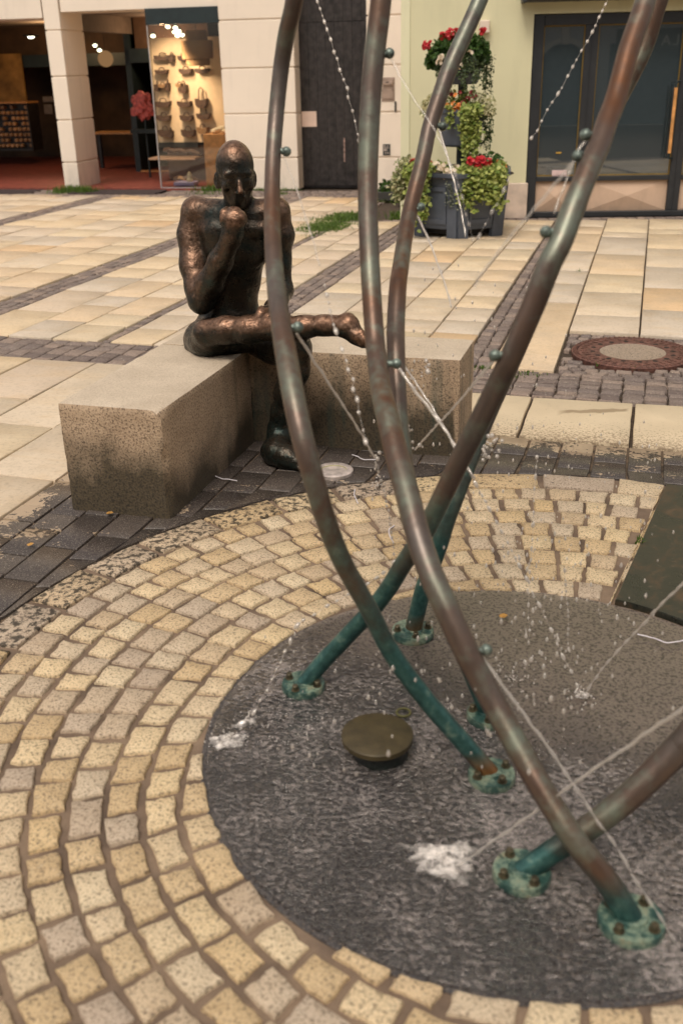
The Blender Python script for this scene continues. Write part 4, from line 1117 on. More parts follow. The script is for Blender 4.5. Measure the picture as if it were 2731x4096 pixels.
# rear shopfront in the recess and its lintel
g = MB(); g.box((.20, 2.55, 1.80), (1.64, 2.62, 2.02), L_); g.box((-9, 4.5, 1.78), (.10, 4.6, 2.0), L_); g.build('lintel', m_teal, t)
g = MB(); g.box((.2, 2.56, 0), (1.64, 2.60, .045), L_, .004); g.build('threshold', m_or, t)
# shop window box
def win(u0, u1, z0, z1, w, name, fr=.02):
    pass
wf = MB(); wf.box((1.60, -.01, 2.27), (2.70, .06, 2.48), L_); fo = wf.build('shop_lintel', m_teal, t)
wf = MB(); wf.box((1.600, .000, 0), (1.616, .03, 2.27), L_, .003); wf.box((1.60, .0, .018), (2.69, .03, .03), L_); wo = wf.build('window_edge', plain('glass_edge', (.42, .40, .40), .2), t)
g = MB(); g.box((1.618, .010, .03), (2.688, .016, 2.268), L_); g.build('shop_window', m_glass, t)
# back of the display: lit wall on which the baskets hang
DW = 1.0
u0, z0 = L_.hit(364, 330, DW); g = MB(); g.add([L_(1.605, .035, .03), L_(u0+.015, DW, .03), L_(u0+.015, DW, 2.268), L_(1.605, .035, 2.268)], [(0, 1, 2, 3)]); g.build('side_window', m_glass, t)
u1, _z = L_.hit(512, 330, DW); zt = L_.hit(350, 88, DW)[1]
g = MB(); g.box((u0+.02, DW, z0+.02), (2.76, DW+.05, zt), L_); g.build('display_wall', plain('cream_display_wall', (.80, .60, .38), .8, 0, .04), t)
g = MB(); g.box((u0+.02, DW-.03, z0-.06), (L_.hit(455, 330, DW)[0], DW+.02, z0+.02), L_); g.build('display_ledge', plain('dark_ledge', (.03, .03, .025), .5), t)
g = MB(); g.box((u0+.02, DW+.3, .02), (2.76, DW+.34, z0-.05), L_); g.build('display_base', plain('brown_base', (.16, .085, .055), .6), t)
# gate
g = MB(); g.box((3.785, .30, 0), (4.83, .36, 3.3), L_)
for i in range(8):
    a = 3.79+i*.13; g.box((a+.0008, .285, .03), (a+.1292, .30, 2.24), L_, .0015); g.box((a+.0008, .285, 2.25), (a+.1292, .30, 3.2), L_, .0015)
gt = g.build('gate', m_darkw, t)
g = MB(); uu, zz = L_.hit(791, 345, .285); g.box((uu-.012, .279, zz-.16), (uu+.010, .284, zz+.17), L_, .002); g.build('worn_strip', plain('bare_wood', (.30, .20, .17), .6, 0, .5, 30), gt)
a, b = L_.hit(692, 256, .27), L_.hit(727, 291, .27)
g = MB(); g.box((a[0], .276, b[1]), (b[0], .282, a[1]), L_)
o = g.build('paper_notice', plain('pink_paper', (.66, .50, .42), .8, 0, .03), None, at=L_(a[0], .28, b[1])); tag(o, 'blank square paper notice on the dark gate', 'notice')
# letter box, number plate, doorbell on the narrow pier
a, b = L_.hit(877, 178), L_.hit(906, 232)
t2 = thing('letter_box', 'grey brown letter box with a dark slot on the narrow cream pier', 'letter box', L_((a[0]+b[0])/2, 0, b[1]))
m_lb = plain('letter_box_metal', (.38, .29, .24), .4, .3, .08)
g = MB(); g.box((a[0]-.01, -.012, b[1]), (b[0], .0, a[1]), L_, .004); g.box((a[0]+.01, -.022, b[1]+.03), (b[0]-.02, -.012, a[1]-.02), L_, .003); g.build('casing', m_lb, t2)
g = MB(); g.box((a[0]+.02, -.050, a[1]-.10), (b[0]-.025, -.022, a[1]-.05), L_, .006); g.build('flap', m_lb, t2)
g = MB(); g.box((a[0]+.06, -.052, a[1]-.068), (b[0]-.075, -.049, a[1]-.055), L_); g.build('slot', m_hole, t2)
g = MB(); g.lathe([(.006, 0), (.006, .004)], L_(b[0]-.03, -.022, a[1]-.16), 10, -L_.n); g.build('lock', m_hole, t2)
a, b = L_.hit(879, 331), L_.hit(896, 356)
t2 = thing('door_sign', 'small dark sign with white signs and letters low on the narrow pier', 'sign', L_((a[0]+b[0])/2, 0, b[1]))
g = MB(); g.box((a[0], -.012, b[1]), (b[0], -.001, a[1]), L_, .003); g.build('sign_plate', plain('black_plate', (.016, .026, .028), .4), t2)
m_ink = plain('pale_ink', (.62, .52, .46), .6); g = MB(); W_, Hh = b[0]-a[0], a[1]-b[1]
def mark(x0, y0, x1, y1): g.box((a[0]+W_*x0, -.0135, a[1]-Hh*y1), (a[0]+W_*x1, -.0125, a[1]-Hh*y0), L_)
for m_ in ((.16,.08,.24,.28),(.30,.12,.44,.16),(.30,.22,.44,.26),(.55,.16,.62,.24),(.70,.10,.76,.26),(.10,.31,.95,.35),(.12,.42,.20,.62),(.26,.42,.34,.62),(.40,.42,.48,.62),(.12,.42,.48,.46),(.12,.58,.48,.62),(.58,.42,.63,.66),(.28,.78,.44,.84),(.36,.72,.42,.90),(.50,.76,.60,.80),(.66,.74,.72,.88),(.78,.76,.90,.80)): mark(*m_)
g.build('lettering', m_ink, t2)
a = L_.hit(908, 245); g = MB(); g.box((a[0]-.012, -.02, a[1]-.07), (a[0]+.012, 0, a[1]+.07), L_, .005); o = g.build('bell_strip', m_hole, None, at=L_(a[0], 0, a[1])); tag(o, 'narrow black strip on the edge of the cream pier under the letter box', 'doorbell')
g = MB(); g.tube([L_(5.40, -.03, 0), L_(5.40, -.03, 2.0), L_(5.40, -.02, 3.3)], .035, 14); o = g.build('drain_pipe', plain('pale_pipe', (.60, .47, .38), .5), None, True, at=L_(5.4, 0, 0)); tag(o, 'pale rain pipe in the corner between the cream and the green house', 'drain pipe')

# shop goods
m_wick = plain('dark_wicker', (.075, .038, .020), .7, 0, .4, 60, .5, 90); m_wick2 = plain('tan_wicker', (.30, .17, .075), .7, 0, .3, 60, .5, 90)
bagspec = [(374,130,34,12,'long black bag on the lit shop wall, top left','dark'),(395,131,11,15,'small black pouch beside the long bag','dark'),(421,131,20,12,'black bag half behind the wicker lamp','dark'),
 (372,163,26,11,'flat dark bag under the long black bag','dark'),(427,161,26,12,'flat dark bag below the wicker lamp','dark'),(465,160,28,12,'flat brown bag beside the wicker lamp foot','dark'),
 (362,198,8,17,'narrow dark bottle bag, second column left','dark'),(374,195,16,9,'orange purse on the lit wall','tan'),(386,196,6,20,'thin dark strap bag','dark'),(412,194,12,9,'small orange purse right of the strap bag','tan'),(422,200,14,20,'dark upright bag beside the orange purse','dark'),
 (375,236,32,15,'brown basket, middle row left','dark'),(424,236,28,14,'brown basket, middle row centre','dark'),(463,232,24,22,'black trolley bag with a wire handle','dark'),
 (377,268,28,14,'brown basket below the middle row, left','dark'),(429,268,26,14,'brown basket below the middle row, centre','dark'),(468,264,28,14,'black basket below the trolley bag','dark'),
 (380,302,26,18,'brown basket, bottom row left','dark'),(393,305,8,18,'small pouch hanging in the bottom row','dark'),(433,302,28,18,'brown basket, bottom row centre','dark'),(466,296,22,16,'tan basket at the bottom right','tan')]
for px, py, w_, h_, lab, kd in bagspec:
    u_, z_ = L_.hit(px, py, DW-.07); s_ = 1.7417*14.9/4000
    W_, Hh = w_*s_*.60, h_*s_*.72
    t2 = thing('shop_bag', lab, 'bag', L_(u_, DW-.07, z_-Hh), 'bags on the lit shop wall')
    g = MB(); n_ = 14
    pr = [(-1, .35), (-.9, -.55), (-.55, -.95), (.55, -.95), (.9, -.55), (1, .35), (.5, .15), (0, .1), (-.5, .15)]
    f_ = [L_(u_+x*W_, DW-.13, z_+y*Hh) for x, y in pr]; b_ = [L_(u_+x*W_, DW-.005, z_+y*Hh) for x, y in pr]; m_ = len(pr)
    g.add(f_+b_, [tuple(range(m_)), tuple(range(m_, 2*m_))[::-1]]+[(i, m_+i, m_+(i+1) % m_, (i+1) % m_) for i in range(m_)])
    g.build('bag_body', m_wick if kd == 'dark' else m_wick2, t2)
    g = MB(); hh_ = 1.9 if 'trolley' in lab else .95
    g.tube([L_(u_-.45*W_, DW-.07, z_+.12*Hh), L_(u_-.35*W_, DW-.07, z_+hh_*.85*Hh), L_(u_, DW-.07, z_+hh_*Hh), L_(u_+.35*W_, DW-.07, z_+hh_*.85*Hh), L_(u_+.45*W_, DW-.07, z_+.12*Hh)], .009, 6)
    g.build('handle', m_wick, t2, True)
# wicker lamp hanging in the window
uL, zL = L_.hit(453, 110, .55)
t2 = thing('wicker_lamp', 'big tiered woven pendant lamp hanging in the lit shop window', 'lamp', L_(uL, .55, zL-.22))
m_weave = NT('woven_cane'); _t = m_weave
_w = _t.n('TexWave', Scale=26, Distortion=1.5); _t.set(_w.inputs['Vector'], _t.pos((1, 1, 1), (0, R(45), 0)))
_t.bsdf(_t.ramp(_w.outputs['Fac'], [(.2, (.16, .085, .035)), (.8, (.42, .25, .11))]), .8); m_weave = _t.m
s_ = 1.7417*14.4/4000
for nm, z0_, z1_, r0_, r1_ in (('lower_shade', -39, -24, 27, 29), ('middle_shade', -24, 16, 36, 38), ('upper_shade', 16, 38, 26, 25)):
    g = MB(); g.lathe([(r0_*s_, z0_*s_), (r0_*s_*1.02, (z0_+3)*s_), (r1_*s_, (z1_-3)*s_), (r1_*s_*.97, z1_*s_)], L_(uL, .55, zL), 36); g.build(nm, m_weave, t2, True)
g = MB(); g.tube([L_(uL, .55, zL+38*s_), L_(uL, .55, 2.5)], .006, 6); g.build('cord', m_hole, t2)
# plinth with a pale folded thing on it
a, b = L_.hit(468, 308, .35), L_.hit(520, 436, .35)
g = MB(); g.box((a[0], .32, .02), (2.66, .75, a[1]), L_, .004); o = g.build('display_plinth', m_or, None, at=L_(a[0]+.2, .5, 0)); tag(o, 'tall orange wooden plinth behind the shop glass, next to the cream pier', 'plinth')
g = MB(); q = random.Random(5)
for i in range(5): g.ball(L_(a[0]+.14+i*.06, .50+q.uniform(-.03, .03), a[1]+.035+.02*i*(i < 3)), .065, 12, 8, .05, (1.3, 1, .6), q)
o = g.build('white_hat', plain('off_white_cloth', (.72, .62, .44), .8, 0, .05), None, True, at=L_(a[0]+.2, .5, a[1])); tag(o, 'crumpled off white hat lying on top of the orange plinth', 'hat')
a, b = L_.hit(403, 425, .25), L_.hit(452, 438, .25)
g = MB(); g.box((a[0], .18, .031), (b[0]-.01, .40, .085), L_, .006); o = g.build('blue_box', plain('lilac_box', (.46, .42, .72), .6), None, at=L_(a[0], .25, .03)); tag(o, 'flat lilac box on the floor behind the shop glass', 'box')
g = MB(); uu = L_.hit(437, 420, .28)[0]; g.lathe([(.045, 0), (.05, .03), (.03, .06), (.038, .1), (.02, .14), (0, .15)], L_(uu, .28, .085), 14); o = g.build('figurine', plain('ivory_figurine', (.66, .58, .36), .5), None, True, at=L_(uu, .28, .085)); tag(o, 'small ivory figurine on the lilac box', 'figurine')
# shoes and dark goods low in the window
q = random.Random(9)
for i, (px, py) in enumerate(((392, 348), (418, 350), (444, 352), (418, 395), (432, 405), (415, 412), (440, 388))):
    uu, zz = L_.hit(px, py, .85); zz = max(zz, .04); zz = .05 if i > 2 else zz
    g = MB(); n_ = 9
    for k in range(n_): g.ball(L_(uu+(k-4)*.022, .85+.01*q.random(), zz+.03*math.cos((k-2)*.35)), .045*(1-.04*abs(k-3)), 10, 6, .06, (1, 1, .8), q)
    o = g.build('shoe', m_wick if i != 3 else m_wick2, None, True, at=L_(uu, .85, zz-.03))
    tag(o, 'dark shoe on the low shelf under the display wall' if i < 3 else 'dark shoe lying on the shop floor behind the glass', 'shoe', 'shoes on the low shelf' if i < 3 else 'shoes on the shop floor')
g = MB(); a, b = L_.hit(345, 358, .95), L_.hit(455, 358, .95); g.box((a[0]+.03, .80, a[1]-.05), (b[0], 1.25, a[1]-.02), L_); o = g.build('shoe_shelf', plain('pale_shelf', (.40, .24, .14), .6), None, at=L_(a[0], .95, a[1]-.05)); tag(o, 'low pale shelf under the lit display wall', 'shelf')
# recess: scarf on a stand, table with lights, globe lamp
a = L_.hit(328, 243, 1.6)
t2 = thing('scarf_stand', 'pink scarf draped over a dark stand in the shop recess', 'scarf stand', L_(a[0], 1.6, .02))
g = MB(); g.tube([L_(a[0]+.02, 1.6, .02), L_(a[0]+.02, 1.6, a[1])], .02, 8); g.box((a[0]-.22, 1.5, a[1]-.42), (a[0]+.3, 1.75, a[1]-.36), L_); g.build('stand', m_teal, t2)
g = MB(); q = random.Random(8)
g.ball(L_(a[0], 1.6, a[1]), .2, 40, 26, 0, (.85, .6, 1.15)); cc = L_(a[0], 1.6, a[1])
g.v = [tuple(cc+(Vector(v)-cc)*(1+.55*noise.noise(Vector(v)*7)+.3*noise.noise(Vector(v)*17))) for v in g.v]
g.build('scarf', plain('coral_cloth', (.72, .16, .15), .7, 0, .3, 18), t2, True)
a = L_.hit(262, 303, 3.4); b = L_.hit(322, 303, 3.4)
t2 = thing('shop_table', 'long table with a pale edge deep in the shop recess', 'table', L_((a[0]+b[0])/2, 3.4, .02))
g = MB(); g.box((a[0]-.4, 3.2, a[1]-.03), (b[0], 3.8, a[1]), L_); g.build('tabletop', m_or, t2)
for x in (a[0]-.3, b[0]-.1): 
    g = MB(); g.box((x, 3.3, .02), (x+.06, 3.36, a[1]-.03), L_); g.build('leg', m_darkw, t2)
a = L_.hit(243, 135, 3.0); t2 = thing('globe_lamp', 'dim paper globe lamp hanging in the shop recess', 'lamp', L_(a[0], 3.0, a[1]))
g = MB(); g.ball(L_(a[0], 3.0, a[1]), .135, 20, 12); g.build('lamp_shade', emit('paper_globe', (.55, .30, .13), .35), t2, True)
g = MB(); g.tube([L_(a[0], 3.0, a[1]+.13), L_(a[0], 3.0, 2.5)], .005, 6); g.build('cord', m_hole, t2)
m_bulb = emit('lit_spotlight', (1., .93, .62), 5.0)
for px, py, w_, lab in ((219, 104, 2.9, 'lit ceiling spot in the shop recess, upper of the pair'), (229, 115, 2.9, 'lit ceiling spot in the shop recess, lower of the pair'), (386, 61, .75, 'lit ceiling spot of the shop window, far left of the cluster'), (403, 63, .75, 'lit ceiling spot of the shop window, topmost of the cluster'),
                        (401, 73, .8, 'lit ceiling spot of the shop window, inner left of the cluster'), (411, 71, .8, 'lit ceiling spot of the shop window, inner right of the cluster'), (408, 81, .85, 'lit ceiling spot of the shop window, lowest of the cluster'), (418, 80, .85, 'lit ceiling spot of the shop window, far right of the cluster'), (352, 82, .8, 'lit ceiling spot alone at the left glass edge')):
    a = L_.hit(px, py, w_); t2 = thing('spotlight', lab, 'spotlight', L_(a[0], w_, a[1]), 'lit ceiling spots')
    d_ = (Vector(CAM)-L_(a[0], w_, a[1])).normalized() + Vector((rnd.uniform(-.3, .3), 0, -.4))
    c = L_(a[0], w_, a[1])
    g = MB(); g.lathe([(.012, .06), (.034, .055), (.040, .0)][::-1], c, 14, -d_); g.build('spot_housing', m_teal, t2, True)
    g = MB(); g.ball(c+d_.normalized()*.012, .030, 12, 8, sc=(1.25, 1, .8)); g.build('bulb', m_bulb, t2, True)
a = L_.hit(72, 85, 2.2); t2 = thing('ceiling_lamp', 'flat lit lamp under the dark arcade ceiling', 'lamp', L_(a[0], 2.2, a[1]))
g = MB(); g.box((a[0]-.10, 2.1, a[1]+.008), (a[0]+.10, 2.3, a[1]+.035), L_, .01); g.build('lamp_housing', m_teal, t2)
g = MB(); g.ball(L_(a[0], 2.2, a[1]), .05, 14, 8, sc=(1.2, 1, .45)); g.build('bulb', emit('arcade_bulb', (1., .95, .7), 4.), t2, True)
# arcade back: rack of bottles, a lit wall, plants, two small boards
a, b = L_.hit(-20, 238, 4.2), L_.hit(84, 340, 4.2)
t2 = thing('bottle_rack', 'dark wooden rack of lying bottles at the back of the arcade', 'rack', L_((a[0]+b[0])/2, 4.2, .02))
zr0, zr1 = max(.03, L_.hit(40, 345, 4.2)[1]), a[1]
g = MB(); g.box((a[0], 4.22, zr0), (b[0], 4.5, zr1), L_); g.box((b[0]-.02, 4.08, zr0), (b[0], 4.22, zr1), L_); g.box((a[0], 4.08, zr0), (b[0], 4.22, zr0+.03), L_); g.build('rack_body', m_darkw, t2)
g = MB(); g.box((a[0], 4.02, zr1), (b[0]+.02, 4.5, zr1+.03), L_); g.build('rack_top', m_or, t2)
m_btl = plain('tan_bottle_end', (.42, .24, .12), .5, 0, .3, 3); first = None; q = random.Random(4)
for i in range(8):
    for j in range(8):
        if q.random() < .2: continue
        uu = a[0]+.08+(b[0]-a[0]-.14)*i/7; zz = zr0+.09+(zr1-zr0-.16)*j/7; c = L_(uu, 4.1, zz)
        if first is None:
            g = MB(); g.lathe([(.0, -.005), (.030, 0), (.036, .01), (.036, .12)], c, 12, L_.n); first = g.build('bottle', m_btl, None, True, at=c); o = first
        else: o = first.copy(); COL.objects.link(o); o.location = c
        tag(o, 'tan bottle end lying in the dark rack of the arcade', 'bottle', 'bottles lying in the rack')
g = MB(); a2, b2 = L_.hit(-30, 125, 4.45), L_.hit(62, 235, 4.45); g.box((a2[0], 4.44, b2[1]), (b2[0], 4.49, a2[1]), L_); o = g.build('wall_panel', plain('mustard_panel', (.30, .17, .05), .7, 0, .3, 3), None, at=L_(b2[0], 4.44, b2[1])); tag(o, 'mustard wall panel above the bottle rack', 'wall panel')
for (x0, y0, x1, y1, lab) in ((98, 222, 124, 234, 'flat grey board on the dark arcade wall'), (100, 240, 122, 262, 'square grey board below the flat one')):
    a2, b2 = L_.hit(x0, y0, 4.4), L_.hit(x1, y1, 4.4); g = MB(); g.box((a2[0], 4.40, b2[1]), (b2[0], 4.43, a2[1]), L_, .004); o = g.build('info_board', plain('grey_board', (.13, .11, .10), .6), None, at=L_(a2[0], 4.4, b2[1])); tag(o, lab, 'board')
# mats set into the paving
m_mat = plain('dark_mat', (.040, .026, .026), .95, 0, .2, 60, .5, 200)
for (u0_, u1_, lab) in ((.35, 1.75, 'dark doormat in front of the shop recess'), (-1.2, -.30, 'dark doormat at the left edge before the arcade')):
    g = MB(); g.box((u0_, -.62, -.02), (u1_, -.12, .010), L_, .006); o = g.build('doormat', m_mat, None, at=L_(u0_, -.4, 0)); tag(o, lab, 'doormat')
# sett course and kerb along this front
g = MB(); q = random.Random(12)
for r_ in range(9):
    u_ = -4.
    while u_ < 5.4:
        w_ = q.uniform(.09, .14); w0 = -.98+r_*.108
        inmat = any(a-.04 < u_+w_/2 < b+.04 and -.68 < w0 < -.08 for a, b in ((.35, 1.75), (-1.2, -.30)))
        if not inmat and w0+.1 < -.02 and (r_ > 6 or w0 < -.7 or u_ > 1.75 or u_ < .35):
            P = [L_(u_+.005, w0+.005, 0), L_(u_+w_-.005, w0+.005, 0), L_(u_+w_-.005, w0+.1, 0), L_(u_+.005, w0+.1, 0)]
            stone(g, [p.to_2d() for p in P], .0, .007, .004, 1, q, .002)
        u_ += w_
struct('house_sett_course', g, m_dsett, True, ang=50)
g = MB(); q = random.Random(13); u_ = -2.2
while u_ < 4.5:
    w_ = q.uniform(.10, .15)
    P = [G_(u_+.004, -.13, 0), G_(u_+w_-.004, -.13, 0), G_(u_+w_-.004, -.015, 0), G_(u_+.004, -.015, 0)]
    stone(g, [p.to_2d() for p in P], .0, .006, .004, 1, q, .002); u_ += w_
struct('green_house_sett_course', g, m_dsett, True, ang=50)

# ------------------------------------------------------------------ green house
t = thing('green_house', 'pale green house front with dark glazed doors', 'building', G_(0, 0, 0))
uL0 = G_.hit(918, 540)[0]; uL0 = G_.hit(921, 100)[0]
FU1 = 4.9
g = MB()
g.box((uL0, 0, 0), (-.035, .4, 7.5), G_); g.box((-.035, 0, 2.135), (FU1, .4, 7.5), G_); g.box((FU1, 0, 0), (9., .4, 7.5), G_); g.build('wall', m_greenp, t)
g = MB(); uq = G_.hit(941, 100)[0]; g.box((uL0-.004, -.012, 0), (uq, -.0, 7.4), G_, .003); g.build('corner_strip', m_greenq, t)
g = MB(); g.box((uq+.02, -.045, 0), (-.012, .0, .395), G_, .008); g.build('plinth', m_pink, t)
g = MB(); g.box((uL0-.0, .4, 0), (uL0+.3, 6, 7.5), G_); g.build('side_wall', m_cream, t)
df = thing('x', None, None)
bpy.data.objects.remove(df)
# door set: frame, leaves, seals, kick panels, handle
fr = MB()
fr.box((-.03, .02, 0), (.085, .12, 2.13), G_, .006); fr.box((.085, .02, 2.02), (FU1, .12, 2.13), G_, .006); fr.box((.085, .02, 0), (FU1, .12, .062), G_, .006)
cols_ = [(.085, .53), (.675, 1.585), (1.72, 2.6), (2.74, 3.6), (3.75, 4.8)]
for a, b in (( .53, .675), (1.585, 1.72), (2.6, 2.74), (3.6, 3.75), (4.8, FU1)):
    fr.box((a, .025, .062), (b, .12, 2.02), G_, .006); fr.box(((a+b)/2-.006, .018, .062), ((a+b)/2+.006, .026, 2.02), G_, .002)
for a, b in cols_: fr.box((a, .03, .40), (b, .115, .455), G_, .005)
dfr = fr.build('door_frame', m_frame, t)
for a, b in cols_:
    g = MB(); g.box((a+.012, .06, .467), (b-.012, .068, 2.008), G_); g.build('pane', m_glassd, dfr)
    g = MB()
    for p_, q_ in (((a, .05, .455), (a+.010, .07, 2.02)), ((b-.010, .05, .455), (b, .07, 2.02)), ((a+.014, .05, .455), (b-.014, .07, .469)), ((a+.014, .05, 2.008), (b-.014, .07, 2.02))): g.box(p_, q_, G_)
    g.build('seal', m_yel, dfr)
    g = MB(); cx, cz = (a+b)/2, .231
    c4 = [G_(a, .075, .062), G_(b, .075, .062), G_(b, .075, .40), G_(a, .075, .40)]; ap = G_(cx, .032, cz)
    g.add(c4+[ap], [(0, 1, 4), (1, 2, 4), (2, 3, 4), (3, 0, 4)]); g.build('kick_panel', m_kick, dfr)
a, b = G_.hit(1552, 201, -.06), G_.hit(1536, 352, -.06); uh = 1.54
g = MB(); g.tube([G_(uh, -.05, a[1]), G_(uh, -.05, b[1])], .019, 14); h_ = g.build('handle', m_or, dfr, True, 50)
g = MB(); g.tube([G_(uh+.055, .02, a[1]+.06), G_(uh+.0, -.05, a[1]+.055), G_(uh, -.05, a[1]-.01)], .013, 10); g.tube([G_(uh+.055, .02, b[1]-.06), G_(uh, -.05, b[1]-.055), G_(uh, -.05, b[1]+.01)], .013, 10); g.tube([G_(uh-.045, .0, a[1]+.02), G_(uh-.045, 0, b[1]-.05)], .012, 8); g.build('handle_bracket', m_teal, dfr, True, 50)
g = MB(); q = random.Random(3)
for r_ in range(6):
    x = .20
    while x < .20+.23*(1 - .1*(r_ % 3)):
        w_ = q.uniform(.01, .035); g.box((x, .0565, .555-r_*.016), (x+w_, .058, .562-r_*.016), G_); x += w_+.008
o = g.build('door_print', plain('grey_print', (.12, .13, .14), .6), dfr)
g = MB(); a, b = G_.hit(1267, 391, .05), G_.hit(1300, 408, .05); g.box((a[0], .050, b[1]), (b[0], .056, a[1]), G_); o = g.build('door_sticker', plain('pale_sticker', (.66, .50, .50), .6), None, at=G_(a[0], .05, b[1])); tag(o, 'small pale sticker low on the narrow glass door', 'sticker')
g = MB(); a = G_.hit(1282, 351, .05); g.box((a[0]-.03, .052, a[1]-.008), (a[0]+.03, .057, a[1]+.008), G_); o = g.build('yellow_sticker', plain('yellow_sticker_paint', (.55, .33, .05), .6), None, at=G_(a[0], .05, a[1])); tag(o, 'tiny yellow sticker on the narrow glass door', 'sticker')
g = MB(); g.box((-.3, 3.2, -.02), (FU1+.3, 3.3, 2.6), G_); g.box((-.3, .4, -.02), (-.2, 3.2, 2.6), G_); g.box((FU1+.2, .4, -.02), (FU1+.3, 3.2, 2.6), G_); g.box((-.3, .4, 2.5), (FU1+.3, 3.2, 2.6), G_); g.build('dark_room', plain('dark_room_wall', (.02, .022, .024), .9), t)
a, b = G_.hit(1100, 47), G_.hit(1122, 76)
g = MB(); g.box((a[0], -.09, b[1]), (b[0], 0, a[1]), G_, .008); o = g.build('wall_light', plain('white_fitting', (.72, .60, .50), .5, 0, .03), None, at=G_((a[0]+b[0])/2, 0, b[1])); tag(o, 'square white wall light on the green wall above the flower tower', 'wall light')
a = G_.hit(1199, 4, -.2); g = MB(); g.box((a[0]+.02, -.24, a[1]), (FU1+.2, -.0, a[1]+.22), G_, .02); g.box((a[0], -.25, a[1]-.01), (a[0]+.05, 0, a[1]+.235), G_, .01); o = g.build('awning_box', plain('awning_metal', (.035, .038, .042), .5, .2), None, at=G_(a[0], 0, a[1])); tag(o, 'dark rolled awning box above the glazed doors', 'awning')

# ------------------------------------------------------------------ house across the square behind the viewer, seen in the door glass
t = thing('opposite_house', 'grey house across the square, mirrored in the dark door glass', 'building', (0, -7, 0))
m_opp = plaster('grey_stucco', (.40, .38, .37))
Gn = G_.n
def mirror(px, py, extra):
    """where the ray mirrored by the door glass meets the plane standing `extra` metres in front of the glass"""
    u_, z_ = G_.hit(px, py, .06); h_ = G_(u_, .06, z_); d = (h_-Vector(CAM)); d = d - Gn*2*d.dot(Gn); k = extra/(-d.normalized().dot(Gn)); p = h_+d.normalized()*k
    return (p-G_.p).dot(G_.u), p.z
EX = 18.4
def O_(u, w, z): return G_(u, -EX-w, z)          # w grows away from the square
am, atz = mirror(1297, 98, EX)
g = MB(); ra = .68; zs = atz-ra
for p_, q_ in (((-14, 0, 0), (am-ra, .5, 8)), ((am-ra, 0, zs+ra+.02), (am+ra, .5, 8)), ((am+ra, 0, 0), (am+ra+.55, .5, 8)), ((am+ra+.55, 0, 2.1), (am+ra+3.6, .5, 8)), ((am+ra+3.6, 0, 0), (14, .5, 8))): g.box(p_, q_, O_)
n_ = 16
for i in range(n_):
    a, b = math.pi*i/n_, math.pi*(i+1)/n_
    x0, z0_, x1, z1_ = am+ra*math.cos(a), zs+ra*math.sin(a), am+ra*math.cos(b), zs+ra*math.sin(b); zt_ = zs+ra+.02
    if max(z0_, z1_) < zt_: g.add([O_(x0, 0, z0_), O_(x1, 0, z1_), O_(x1, 0, zt_), O_(x0, 0, zt_), O_(x0, .5, z0_), O_(x1, .5, z1_)], [(0, 1, 2, 3), (0, 4, 5, 1)])
g.build('wall', m_opp, t)
m_dk = plain('dark_opening', (.15, .19, .22), .6)
g = MB(); g.box((am-ra-.02, .35, 0), (am+ra+.02, .4, atz), O_); g.build('arched_door', m_dk, t)
g = MB(); g.box((am+ra+.5, .3, 0), (am+ra+3.65, .35, 2.1), O_); g.build('dark_shopfront', m_dk, t)
g = MB()
for i in range(n_):
    a, b = math.pi*i/n_, math.pi*(i+1)/n_
    vs = [O_(am+r_*math.cos(c_), w_, zs+r_*math.sin(c_)) for c_ in (a, b) for r_ in (ra, ra+.13) for w_ in (0, -.05)]
    g.add(vs, [(1, 3, 7, 5), (0, 1, 5, 4), (2, 6, 7, 3)])
g.box((am-.12, -.08, atz-.05), (am+.12, 0, atz+.5), O_, .02); g.build('arch_trim', plaster('pale_trim', (.52, .46, .40)), t)
la, lz0 = mirror(1525, 104, EX); lb, lz1 = mirror(1562, 77, EX)
g = MB(); g.box((am+ra+.7, -.05, lz0-.15), (am+ra+3.5, -.001, lz1+.15), O_, .01); sb = g.build('shop_fascia', plain('fascia_board', (.10, .105, .10), .6), t)
cu = bpy.data.curves.new('lettering', 'FONT'); cu.body = 'LLA'; cu.size = (lz1-lz0)*1.35; cu.extrude = .012; cu.space_character = 1.25
tmp = bpy.data.objects.new('tmp', cu); COL.objects.link(tmp); bpy.context.view_layer.update()
me = bpy.data.meshes.new_from_object(tmp.evaluated_get(bpy.context.evaluated_depsgraph_get())); bpy.data.objects.remove(tmp)
wd = max(v.co.x for v in me.vertices)
for v in me.vertices:
    p = O_(min(la, lb)-.1+(wd-v.co.x)*1.0, -.07+v.co.z, lz0+v.co.y); v.co = p - t.location
me.materials.append(plain('pale_letters', (.62, .58, .50), .6)); o = bpy.data.objects.new('lettering', me); COL.objects.link(o); o.parent = sb; o.location = -Vector((0, 0, 0))

# ------------------------------------------------------------------ flower tower
hx = -1.93; hy = 11.02
m_tub = plain('slate_blue_plastic', (.070, .084, .112), .5, 0, .12, 5, .15, 150)
t = thing('flower_tower', 'tall slate blue three tier flower tower before the green house', 'planter', (hx, hy, 0))
fc = math.atan2(-hy, -hx) - R(2)
def hexp(r, ph=0): return [(hx+r*math.cos(fc+ph+math.pi/3*i), hy+r*math.sin(fc+ph+math.pi/3*i)) for i in range(6)]
def hexring(mb, prof):
    vs = []; fs = []
    for r_, z in prof: vs += [(x, y, z) for x, y in hexp(r_)]
    for i in range(len(prof)-1):
        for j in range(6): fs.append((i*6+j, i*6+(j+1) % 6, (i+1)*6+(j+1) % 6, (i+1)*6+j))
    fs += [tuple(range(6))[::-1], tuple(range((len(prof)-1)*6, len(prof)*6))]; mb.add(vs, fs)
g = MB(); hexring(g, [(.515, .085), (.525, .10), (.575, .60), (.600, .605), (.605, .645), (.575, .650), (.565, .60)])
tub = g.build('tub', m_tub, t)
